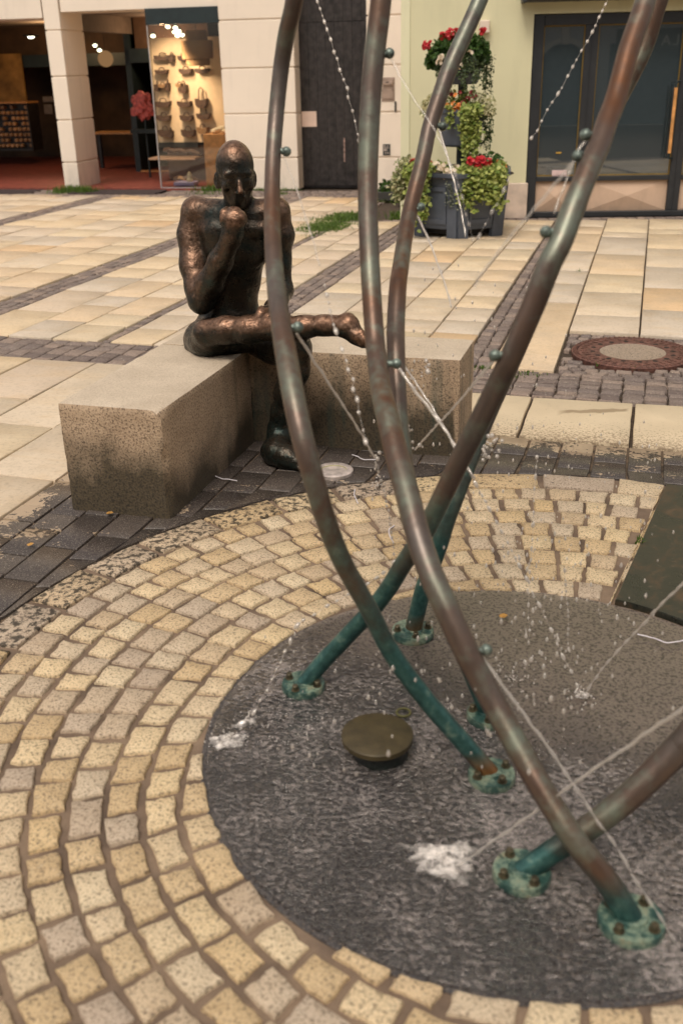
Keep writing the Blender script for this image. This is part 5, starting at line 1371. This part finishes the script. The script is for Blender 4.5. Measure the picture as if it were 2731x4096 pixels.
for i in range(6):                                     # corner pilasters that reach the ground as feet
    a = fc+math.pi/3*i; g = MB()
    for s_ in (-1, 1):
        e = a+s_*math.pi*2/3; d = Vector((math.cos(e), math.sin(e), 0)); nn = Vector((math.cos(a+s_*math.pi/6), math.sin(a+s_*math.pi/6), 0))
        P = []
        for r_, z in ((.51, 0), (.545, .46)):
            c = Vector((hx+r_*math.cos(a), hy+r_*math.sin(a), z)); P += [c+nn*.022, c+d*.115+nn*.022, c+d*.115-nn*.05, c-nn*.05]
        g.add(P, [(0, 1, 5, 4), (1, 2, 6, 5), (2, 3, 7, 6), (3, 0, 4, 7), (4, 5, 6, 7), (3, 2, 1, 0)])
    g.build('corner_foot', m_tub, t)
    b = a+math.pi/3; A_, B_ = Vector((math.cos(a), math.sin(a), 0)), Vector((math.cos(b), math.sin(b), 0)); nn = (A_+B_).normalized(); g = MB()
    def pp(f_, z, o_=0.): r_ = .527+(z-.1)*.1; c = A_.lerp(B_, f_)*r_+nn*o_; return (hx+c.x, hy+c.y, z)
    for f0, f1, z0_, z1_ in ((.25, .75, .14, .19), (.25, .75, .47, .51), (.25, .30, .19, .47), (.70, .75, .19, .47)):
        g.add([pp(f0, z0_, .012), pp(f1, z0_, .012), pp(f1, z1_, .012), pp(f0, z1_, .012), pp(f0, z0_, -.01), pp(f1, z0_, -.01), pp(f1, z1_, -.01), pp(f0, z1_, -.01)], [(0, 1, 2, 3), (0, 4, 5, 1), (1, 5, 6, 2), (2, 6, 7, 3), (3, 7, 4, 0)])
    g.build('panel_frame', m_tub, t)
g = MB(); hexring(g, [(.44, .03), (.44, .10)]); g.build('base_tray', m_hole, t)
g = MB(); g.tube([(hx, hy, .6), (hx, hy, 1.6)], .048, 16); g.build('post', m_teal, t, True, 50)
def pot(name, z0_, z1_, r0_, r1_):
    g = MB(); g.lathe([(r0_*.9, z0_), (r0_, z0_+.02), (r1_, z1_-.04), (r1_*1.05, z1_-.035), (r1_*1.05, z1_), (r1_*.96, z1_), (r1_*.9, z1_-.05)], (hx, hy, 0), 40); return g.build(name, m_tub, t, True, 35)
pot('middle_pot', .875, 1.24, .20, .235); pot('upper_pot', 1.468, 1.72, .155, .20)
m_soil = plain('potting_soil', (.03, .018, .010), .95)
g = MB(); g.lathe([(.0, .61), (.56, .60)][::-1], (hx, hy, 0), 30); g.build('soil', m_soil, t)

def leafmat(name, c, c2, tr=.35):
    m = NT(name); i = m.island()
    col = m.ramp(i, [(0, c), (1, c2)]); d = m.n('BsdfPrincipled'); m.set(d.inputs['Base Color'], col); d.inputs['Roughness'].default_value = .5
    tl_ = m.n('BsdfTranslucent'); m.set(tl_.inputs['Color'], col); mx = m.n('MixShader', Fac=tr); m.t.links.new(d.outputs[0], mx.inputs[1]); m.t.links.new(tl_.outputs[0], mx.inputs[2]); m.t.links.new(mx.outputs[0], m.out.inputs[0]); return m.m
m_lime = leafmat('lime_leaves', (.13, .20, .03), (.50, .54, .16)); m_ger = leafmat('geranium_leaves', (.030, .075, .016), (.085, .17, .035)); m_ivy = leafmat('dark_ivy_leaves', (.035, .070, .025), (.13, .17, .07)); m_var = leafmat('variegated_leaves', (.16, .22, .07), (.66, .62, .38)); m_sil = leafmat('silver_leaves', (.11, .14, .10), (.30, .31, .24))
m_red = leafmat('red_petals', (.42, .010, .018), (.62, .03, .04), .2); m_orf = leafmat('orange_petals', (.80, .24, .05), (.85, .36, .10), .2); m_wh = leafmat('white_petals', (.80, .68, .52), (.85, .76, .62), .3); m_cr = leafmat('cream_flowers', (.70, .66, .42), (.80, .75, .52), .3); m_dr = leafmat('dark_red_petals', (.16, .012, .02), (.32, .03, .03), .2)
def leaf(mb, p, d, nrm, s_, q):
    d = Vector(d).normalized(); nrm = Vector(nrm); sd = d.cross(nrm)
    if sd.length < 1e-4: sd = d.orthogonal()
    sd.normalize(); nn = sd.cross(d); w = s_*q.uniform(.38, .52); fold = nn*s_*.10; L = d*s_
    mb.add([p, p+L*.3+sd*w+fold, p+L*.75+sd*w*.8+fold, p+L, p+L*.75-sd*w*.8+fold, p+L*.3-sd*w+fold, p+L*.5], [(0, 6, 2, 1), (6, 3, 2), (0, 5, 4, 6), (6, 4, 3)])
def rv(q):
    while 1:
        v = Vector((q.uniform(-1, 1), q.uniform(-1, 1), q.uniform(-1, 1)))
        if .05 < v.length < 1: return v.normalized()
def cloud(mb, c, rad, n_, s_, q, up=.4):
    c = Vector(c)
    for i in range(n_):
        v = rv(q); k = q.uniform(.45, 1.05)*(1+.25*noise.noise(v*2.3+c)); p = c+Vector((v.x*rad[0], v.y*rad[1], v.z*rad[2]))*k
        d = (v+rv(q)*.9+Vector((0, 0, -.2))); leaf(mb, p, d, v+Vector((0, 0, up))+rv(q)*.5, s_*q.uniform(.7, 1.25), q)
def trail(mb, p0, out, length, n_, s_, q, spread=.02, stems=None):
    p = Vector(p0); out = Vector(out); pts = [p.copy()]
    m_ = max(4, int(length/.03)); wob = Vector((q.gauss(0, 1), q.gauss(0, 1), 0))*.006
    for i in range(m_):
        k = min(1, i/(m_*.22)); step = out*(1-k)*.03+Vector((0, 0, -.03*k+.012*(1-k)))+wob*math.sin(i*.7+q.random()); p = p+step; pts.append(p.copy())
    if stems is not None: stems.tube(pts, .0022, 5)
    for i in range(n_):
        a = pts[min(len(pts)-1, int(len(pts)*q.random()))]+Vector((q.gauss(0, spread), q.gauss(0, spread), q.gauss(0, spread*.6)))
        v = Vector((q.gauss(0, 1), q.gauss(0, 1), -.5)); leaf(mb, a, v, out*.9+Vector((0, 0, .7))+rv(q)*.6, s_*q.uniform(.6, 1.25), q)
def flowers(mb, c, rad, n_, s_, q, petals=5):
    c = Vector(c)
    if isinstance(mb, list): mb.append(MB()); mb = mb[-1]
    for i in range(n_):
        v = rv(q); p = c+v*rad*q.uniform(.5, 1); nn = (v+Vector((0, -.5, .3))).normalized(); x = nn.orthogonal().normalized(); y = nn.cross(x)
        for k in range(petals):
            a = 2*math.pi*k/petals; d = x*math.cos(a)+y*math.sin(a); leaf(mb, p, d+nn*.35, nn, s_, q)
def P_(px, py, y=hy-.15): return gy(px, py, y)
def plant(name, label, cat, c, parts, stem=None):
    t_ = thing(name, label, cat, c)
    for nm, mb, mt in parts:
        for m_ in (mb if isinstance(mb, list) else [mb]): m_.build(nm, mt, t_)
    if stem is not None and stem.v: stem.build('stem', m_ivy, t_)
q = random.Random(21)
# upper pot
fo, fl, wf_ = MB(), [], []
for (px, py, r_) in ((1010, 125, 22), (1030, 108, 25), (1060, 100, 24), (1092, 112, 24), (1100, 130, 20), (1045, 130, 28), (1080, 140, 22), (995, 140, 12)): cloud(fo, P_(px, py, hy+q.uniform(-.16, .12)), (r_*.0048, .12, r_*.0046), 260, .050, q)
for (px, py, r_, n_) in ((1032, 78, 13, 30), (1015, 82, 7, 12), (1052, 75, 8, 14), (978, 105, 10, 22), (988, 99, 6, 8), (1045, 70, 5, 8), (1107, 71, 8, 16), (1042, 118, 4, 5)): flowers(fl, P_(px, py, hy-.2), r_*.0040, n_, .022, q)
for px, py, zb in ((1032, 85, 110), (978, 110, 125), (1107, 75, 105), (1052, 80, 105)): fo.tube([P_(px, py, hy-.19), P_((px+1050)/2, zb, hy-.1)], .003, 5)
for (px, py, n_) in ((1013, 130, 8), (1008, 143, 8), (1055, 150, 5), (1078, 122, 4), (1052, 128, 4)): flowers(wf_, P_(px, py, hy-.26), .025, n_, .024, q)
plant('geranium', 'dark green geranium with red flower heads in the top pot', 'flowering plant', (hx, hy, 1.70), [('foliage', fo, m_ger), ('flower_head', fl, m_red), ('white_flower', wf_, m_wh)])
fo, st = MB(), MB()
for i in range(40):
    a = fc+q.uniform(-1.9, 1.9); o_ = Vector((math.cos(a), math.sin(a), 0)); trail(fo, Vector((hx, hy, 1.72))+o_*.18, o_*q.uniform(.8, 1.9), q.uniform(.22, .46), 34, .027, q, .014, st)
plant('trailing_ivy', 'dark small leaved ivy trailing from the top pot', 'trailing plant', (hx, hy, 1.69), [('foliage', fo, m_ivy)], st)
# middle pot
fo, fl, f2 = MB(), [], []
for (px, py, r_) in ((1050, 225, 18), (1075, 222, 18), (1030, 232, 16), (1060, 238, 18)): cloud(fo, P_(px, py, hy-.08), (r_*.0046, .09, r_*.004), 70, .034, q)
for (px, py, n_) in ((1046, 218, 4), (1040, 238, 5), (1052, 243, 5), (1042, 250, 6), (1030, 248, 4), (1055, 250, 4), (1024, 240, 3), (1046, 246, 4)): flowers(f2, P_(px, py, hy-.24), .018, n_, .020, q)
for (px, py, n_) in ((1055, 212, 5), (1075, 226, 5), (1066, 232, 4), (1083, 214, 5), (1088, 222, 4), (1035, 215, 4), (1062, 238, 4)): flowers(fl, P_(px, py, hy-.20), .020, n_, .020, q)
plant('bedding_flowers', 'small orange and dark red bedding flowers in the middle pot', 'flowering plant', (hx, hy, 1.22), [('foliage', fo, m_lime), ('dark_flower', fl, m_dr), ('orange_flower', f2, m_orf)])
fo, fl = MB(), MB()
for (px, py, r_) in ((1115, 240, 18), (1122, 255, 14), (1100, 228, 16), (1108, 250, 16)): cloud(fo, P_(px, py, hy-.08), (r_*.0046, .09, r_*.0042), 70, .030, q); cloud(fl, P_(px, py, hy-.12), (r_*.0046, .09, r_*.0042), 50, .024, q)
plant('cream_daisy', 'cream flowered plant on the right side of the middle pot', 'flowering plant', P_(1112, 255, hy), [('foliage', fo, m_var), ('cream_flowers', fl, m_cr)])
fo, fl = MB(), MB()
for (px, py, r_) in ((981, 238, 12), (978, 255, 12), (988, 228, 10)): cloud(fo, P_(px, py, hy-.04), (r_*.0046, .07, r_*.0046), 60, .028, q); cloud(fl, P_(px, py, hy-.08), (r_*.0046, .07, r_*.0046), 44, .024, q)
plant('cream_daisy', 'cream flowered plant on the left side of the middle pot, beside the thin pipe', 'flowering plant', P_(985, 255, hy), [('foliage', fo, m_var), ('cream_flowers', fl, m_cr)])
fo, st = MB(), MB()
for i in range(22):
    px = q.uniform(1068, 1098); p = P_(px, q.uniform(242, 255), hy-.22); trail(fo, p, Vector((q.uniform(-.3, .3), -.9, 0)), q.uniform(.28, .60), 64, .038, q, .024, st)
for i in range(5): trail(fo, P_(q.uniform(1060, 1082), 300, hy-.25), Vector((0, -.5, 0)), .42, 40, .034, q, .022, st)
plant('creeping_jenny', 'bright lime plant cascading from the front of the middle pot', 'trailing plant', P_(1083, 245, hy-.2), [('foliage', fo, m_lime)], st)
fo, st = MB(), MB()
for i in range(3): trail(fo, P_(1030+i*5, 248, hy-.24), Vector((0, -.6, 0)), .26, 24, .032, q, .016, st)
plant('creeping_jenny', 'thin lime strand hanging on the left of the middle pot', 'trailing plant', P_(1033, 247, hy-.22), [('foliage', fo, m_lime)], st)
fo, st = MB(), MB()
for i in range(9): trail(fo, P_(q.uniform(1106, 1122), 262, hy-.10), Vector((.8, -.4, 0)), q.uniform(.3, .5), 26, .028, q, .016, st)
plant('dark_creeper', 'dark green creeper hanging at the right of the middle pot', 'trailing plant', P_(1112, 258, hy-.1), [('foliage', fo, m_ivy)], st)
# lower tub
yl = hy-.50
fo, st = MB(), MB()
for i in range(16): trail(fo, P_(q.uniform(945, 985), q.uniform(372, 400), yl+.02), Vector((q.uniform(-.4, .1), -.8, 0)), q.uniform(.30, .66), 95, .044, q, .028, st)
for (px, py, r_) in ((955, 385, 18), (975, 388, 16), (940, 395, 12)): cloud(fo, P_(px, py, yl+.08), (r_*.0046, .09, .06), 90, .038, q)
plant('creeping_jenny', 'bright lime plant hanging from the left front of the lower tub to the ground', 'trailing plant', P_(965, 385, yl), [('foliage', fo, m_lime)], st)
fo, st = MB(), MB()
for i in range(24): trail(fo, P_(q.uniform(1056, 1152), q.uniform(385, 402), yl+.04), Vector((q.uniform(-.2, .3), -.8, 0)), q.uniform(.14, .48), 60, .044, q, .028, st)
for (px, py, r_) in ((1075, 395, 16), (1100, 395, 18), (1130, 390, 18), (1148, 385, 14), (1060, 392, 12)): cloud(fo, P_(px, py, yl+.14), (r_*.0046, .10, .055), 100, .038, q)
plant('creeping_jenny', 'wide lime plant spilling over the right front of the lower tub', 'trailing plant', P_(1105, 390, yl), [('foliage', fo, m_lime)], st)
fo, st = MB(), MB()
for (px, py, r_) in ((925, 385, 18), (918, 405, 14), (915, 425, 13), (928, 410, 14), (935, 375, 14), (920, 445, 10)): cloud(fo, P_(px, py, yl+.25), (r_*.0046, .12, r_*.0048), 120, .036, q)
for i in range(8): trail(fo, P_(q.uniform(908, 930), 410, yl+.2), Vector((-.4, -.4, 0)), q.uniform(.2, .4), 34, .032, q, .024, st)
plant('variegated_bush', 'pale edged bushy plant over the left end of the lower tub', 'bushy plant', P_(925, 390, yl+.3), [('foliage', fo, m_var)], st)
fo, fl = MB(), []
for (px, py, r_) in ((1020, 388, 14), (1035, 393, 14), (1005, 382, 12)): cloud(fo, P_(px, py, yl+.06), (r_*.0046, .07, .045), 50, .032, q)
for (px, py, n_) in ((1012, 385, 8), (1025, 392, 10), (1033, 396, 9), (1040, 393, 9), (1022, 402, 6), (1047, 385, 6), (1031, 404, 6), (1000, 378, 4), (1016, 380, 5)): flowers(fl, P_(px, py, yl-.0), .028, n_, .026, q)
plant('white_petunia', 'pale white and pink petunia over the front corner of the lower tub', 'flowering plant', P_(1025, 390, yl), [('foliage', fo, m_lime), ('flower', fl, m_wh)])
fo, fl = MB(), []
for (px, py, r_) in ((1080, 375, 16), (1100, 370, 18), (1125, 365, 18), (1140, 372, 14)): cloud(fo, P_(px, py, yl+.30), (r_*.0046, .12, .06), 90, .034, q)
for (px, py, n_) in ((1080, 370, 9), (1096, 368, 10), (1105, 366, 8), (1088, 379, 7), (1100, 384, 10), (1108, 375, 8), (1089, 392, 6), (1122, 371, 5)): flowers(fl, P_(px, py, yl+.06), .030, n_, .030, q)
plant('red_petunia', 'red petunia in the right half of the lower tub', 'flowering plant', P_(1100, 378, yl+.2), [('foliage', fo, m_ger), ('flower', fl, m_red)])
fo, fl = MB(), []
cloud(fo, P_(1152, 380, yl+.28), (.05, .05, .04), 40, .03, q); flowers(fl, P_(1151, 380, yl+.2), .035, 10, .028, q); flowers(fl, P_(1146, 374, yl+.2), .025, 5, .026, q)
plant('orange_petunia', 'little orange flowers at the right rim of the lower tub', 'flowering plant', P_(1152, 383, yl+.3), [('foliage', fo, m_lime), ('flower', fl, m_orf)])
fo, fl = MB(), []
cloud(fo, P_(960, 375, yl+.3), (.12, .10, .04), 60, .03, q); flowers(fl, P_(948, 372, yl+.22), .03, 7, .026, q); flowers(fl, P_(985, 374, yl+.15), .025, 5, .024, q)
plant('red_verbena', 'few red flowers at the left rim of the lower tub behind the thin pipe', 'flowering plant', P_(960, 380, yl+.3), [('foliage', fo, m_ger), ('flower', fl, m_red)])
fo, st = MB(), MB()
for i in range(9): trail(fo, P_(q.uniform(1028, 1060), q.uniform(398, 440), yl-.02), Vector((q.uniform(-.8, .5), -.5, 0)), q.uniform(.15, .32), 24, .022, q, .018, st)
plant('silver_trailer', 'thin silvery strands hanging over the front corner of the tub', 'trailing plant', P_(1042, 398, yl), [('foliage', fo, m_sil)], st)
# small box with a plant beside the tower
c = gz(888, 462); t = thing('plant_trough', 'small dark trough with low greenery by the narrow cream pier', 'planter', c)
g = MB(); g.box((c.x-.14, c.y-.02, 0), (c.x+.13, c.y+.2, .12), None, .01); g.build('trough', plain('dark_trough', (.035, .035, .032), .7), t)
fo = MB(); cloud(fo, (c.x, c.y+.08, .16), (.12, .09, .07), 160, .05, q); g = fo.build('foliage', m_ger, None, at=(c.x, c.y+.08, .12)); g.name = 'low_plant'; tag(g, 'low green plant growing in the small dark trough', 'plant')
fo, fl = MB(), []; c = gz(935, 470); cloud(fo, (c.x-.05, c.y, .10), (.10, .10, .10), 90, .04, q); flowers(fl, gy(914, 436, c.y), .04, 10, .04, q); fo.tube([(c.x-.05, c.y, .08), gy(914, 436, c.y)], .004, 5)
plant('ground_plant', 'small plant with a pale pink bloom at the left foot of the flower tower', 'plant', (c.x, c.y, 0), [('foliage', fo, m_lime), ('flower', fl, m_wh)])

# ------------------------------------------------------------------ grass and weeds in joints
m_grass = leafmat('grass_blades', (.05, .11, .012), (.13, .21, .03))
g = MB(); q = random.Random(31)
def tuft(px, py, rx, ry, n_, h_):
    c = gz(px, py)
    for i in range(n_):
        x, y = c.x+q.gauss(0, rx), c.y+q.gauss(0, ry); a = q.uniform(0, 6.28); hh = h_*q.uniform(.4, 1.2); w = .003+.004*min(1, h_*8); le = hh*q.uniform(.2, .8)
        d = Vector((math.cos(a), math.sin(a), 0)); s_ = Vector((-d.y, d.x, 0))*w; p = Vector((x, y, -.01))
        g.add([p-s_, p+s_, p+d*le*.4+Vector((0, 0, hh*.7))+s_*.7, p+d*le*.4+Vector((0, 0, hh*.7))-s_*.7, p+d*le+Vector((0, 0, hh))], [(0, 1, 2, 3), (3, 2, 4)])
tuft(168, 440, .16, .08, 420, .10); tuft(195, 442, .1, .08, 200, .09); tuft(140, 444, .08, .05, 110, .06)
tuft(490, 438, .14, .10, 260, .09); tuft(470, 446, .12, .05, 110, .05); tuft(590, 437, .14, .06, 150, .05); tuft(660, 438, .10, .05, 120, .05); tuft(650, 446, .05, .05, 60, .05)
for (px, py) in ((805, 494), (790, 500), (775, 506), (758, 515), (745, 521), (735, 528)): tuft(px, py, .13, .11, 620, .045)
tuft(722, 540, .05, .12, 60, .03); tuft(786, 515, .12, .02, 120, .03); tuft(793, 522, .02, .10, 120, .03); tuft(760, 505, .16, .02, 140, .03)
tuft(924, 497, .09, .06, 200, .08); tuft(908, 503, .05, .05, 60, .04); tuft(1110, 843, .025, .03, 40, .025); tuft(1184, 862, .03, .02, 26, .02); tuft(1212, 855, .02, .03, 24, .02); tuft(1242, 860, .012, .02, 16, .02); tuft(1374, 835, .012, .02, 18, .025); tuft(1450, 843, .012, .02, 14, .02)
tuft(1470, 1247, .010, .014, 26, .03); tuft(1330, 622, .02, .03, 30, .02); tuft(880, 462, .2, .06, 100, .05)
for (px, py) in ((360, 822), (396, 818), (432, 812), (460, 806), (575, 820)): tuft(px, py, .02, .02, 16, .018)
o = g.build('grass', m_grass, None); tag(o, 'short green grass and weeds growing in the paving joints', 'grass', kind='stuff')
# fallen leaves and bits of white string
m_dl = plain('dry_leaf', (.42, .22, .05), .7); q = random.Random(41)
for (px, py, s_, a, lab) in ((245, 1183, .030, .3, 'yellow fallen leaf on the wet pavers before the chipped bench block'), (66, 1257, .026, 1.2, 'yellow fallen leaf on the wet pavers at the left edge'), (258, 1142, .03, 2.2, 'brown fallen leaf by the left foot of the chipped bench block'), (1148, 1422-0, .028, .8, 'brown fallen leaf on the basin floor behind the pipes')):
    c = gz(px, py); g = MB(); leaf(g, Vector((c.x, c.y, .006)), (math.cos(a), math.sin(a), .12), (0, 0, 1), s_, q); leaf(g, Vector((c.x, c.y, .006)), (math.cos(a+.5), math.sin(a+.5), .2), (0, 0, 1), s_*.6, q); o = g.build('fallen_leaf', m_dl, None, at=c); tag(o, lab, 'leaf')
m_str = plain('white_string', (.72, .68, .72), .6, 0, .02)
for pts, lab in ((((495, 1096), (505, 1101), (520, 1104), (545, 1108)), 'white string on the wet pavers along the left bench block'), (((808, 1048), (822, 1052), (830, 1058), (852, 1060), (866, 1060)), 'white string on the pavers before the right bench block'),
                 (((815, 1128), (813, 1140), (818, 1152), (822, 1162)), 'white string on the pale setts under the strong jet'), (((905, 1210), (893, 1222), (896, 1238), (903, 1250)), 'white string on the setts beside the thickest pipe'), (((1462, 1462), (1490, 1467), (1515, 1477), (1540, 1482), (1568, 1476)), 'white string in the basin near the dark plate')):
    P = []
    for x, y in pts: p = gz(x, y); P.append(Vector((p.x, p.y, .008)))
    g = MB(); S = [Vector(s_)+Vector((0, 0, .004*noise.noise(Vector(s_)*40))) for s_ in catmull(P, 6)]; g.tube(S, .0022, 6); o = g.build('string_scrap', m_str, None, True, 0, at=P[0]); tag(o, lab, 'string')

# ------------------------------------------------------------------ light, sky, camera
w = bpy.data.worlds.new('World'); SC.world = w; w.use_nodes = True; nt = w.node_tree; nt.nodes.clear()
sky = nt.nodes.new('ShaderNodeTexSky'); sky.sky_type = 'NISHITA'; sky.sun_disc = False; sky.sun_elevation = R(60); sky.sun_rotation = R(186); sky.air_density = 1.0; sky.dust_density = 4.; sky.ozone_density = .6
hs = nt.nodes.new('ShaderNodeHueSaturation'); hs.inputs['Saturation'].default_value = .30
mu = nt.nodes.new('ShaderNodeMix'); mu.data_type = 'RGBA'; mu.blend_type = 'MULTIPLY'; mu.inputs[0].default_value = 1; mu.inputs[7].default_value = (1.0, .925, .84, 1)
bg = nt.nodes.new('ShaderNodeBackground'); bg.inputs['Strength'].default_value = .122; ow = nt.nodes.new('ShaderNodeOutputWorld')
nt.links.new(sky.outputs[0], hs.inputs['Color']); nt.links.new(hs.outputs[0], mu.inputs[6]); nt.links.new(mu.outputs[2], bg.inputs['Color']); nt.links.new(bg.outputs[0], ow.inputs['Surface'])
sl = bpy.data.lights.new('sun', 'SUN'); sl.energy = 1.1; sl.angle = R(24); sl.color = (1., .92, .80)
so = bpy.data.objects.new('sun', sl); COL.objects.link(so)
az = R(186); elv = R(60); sd = Vector((math.sin(az)*math.cos(elv), math.cos(az)*math.cos(elv), math.sin(elv)))
so.rotation_euler = sd.to_track_quat('Z', 'Y').to_euler(); so.location = (4, -3, 9)
def lamp(name, loc, e, c, r_=.1):
    l = bpy.data.lights.new(name, 'POINT'); l.energy = e; l.color = c; l.shadow_soft_size = r_; o = bpy.data.objects.new(name, l); COL.objects.link(o); o.location = loc
def spot(name, loc, to, e, c, ang):
    l = bpy.data.lights.new(name, 'SPOT'); l.energy = e; l.color = c; l.spot_size = R(ang); l.spot_blend = .6; l.shadow_soft_size = .08; o = bpy.data.objects.new(name, l); COL.objects.link(o); o.location = loc
    o.rotation_euler = (Vector(loc)-Vector(to)).to_track_quat('Z', 'Y').to_euler()
spot('shop_window_light', L_(1.7, .12, 2.2), L_(1.75, DW, 1.3), 55, (1., .74, .50), 95); spot('shop_window_low_light', L_(1.75, .1, 1.9), L_(2.25, DW, .9), 42, (1., .74, .50), 95); lamp('recess_light', L_(1.0, 2.2, 2.1), 22, (1., .62, .34)); lamp('arcade_light', L_(-1.6, 3.2, 2.2), 28, (1., .62, .30))

cam = bpy.data.cameras.new('camera'); co = bpy.data.objects.new('camera', cam); COL.objects.link(co)
M = Matrix(((IX[0], -IY[0], -FW[0]), (IX[1], -IY[1], -FW[1]), (IX[2], -IY[2], -FW[2])))
co.matrix_world = Matrix.Translation(Vector(CAM)) @ M.to_4x4()
cam.sensor_fit = 'VERTICAL'; cam.sensor_height = 36; cam.sensor_width = 24; cam.lens = F/4096*36; cam.clip_end = 500; cam.clip_start = .05
cam.dof.use_dof = True; cam.dof.focus_distance = 4.55; cam.dof.aperture_fstop = 2.8
SC.camera = co
vs_ = SC.view_settings; vs_.view_transform = 'Standard'; vs_.look = 'None'; vs_.exposure = .42; vs_.gamma = 1
SC.cycles.max_bounces = 10; SC.cycles.transparent_max_bounces = 24; SC.cycles.caustics_reflective = False; SC.cycles.caustics_refractive = False; SC.cycles.use_denoising = True
SC.cycles.sample_clamp_indirect = 6
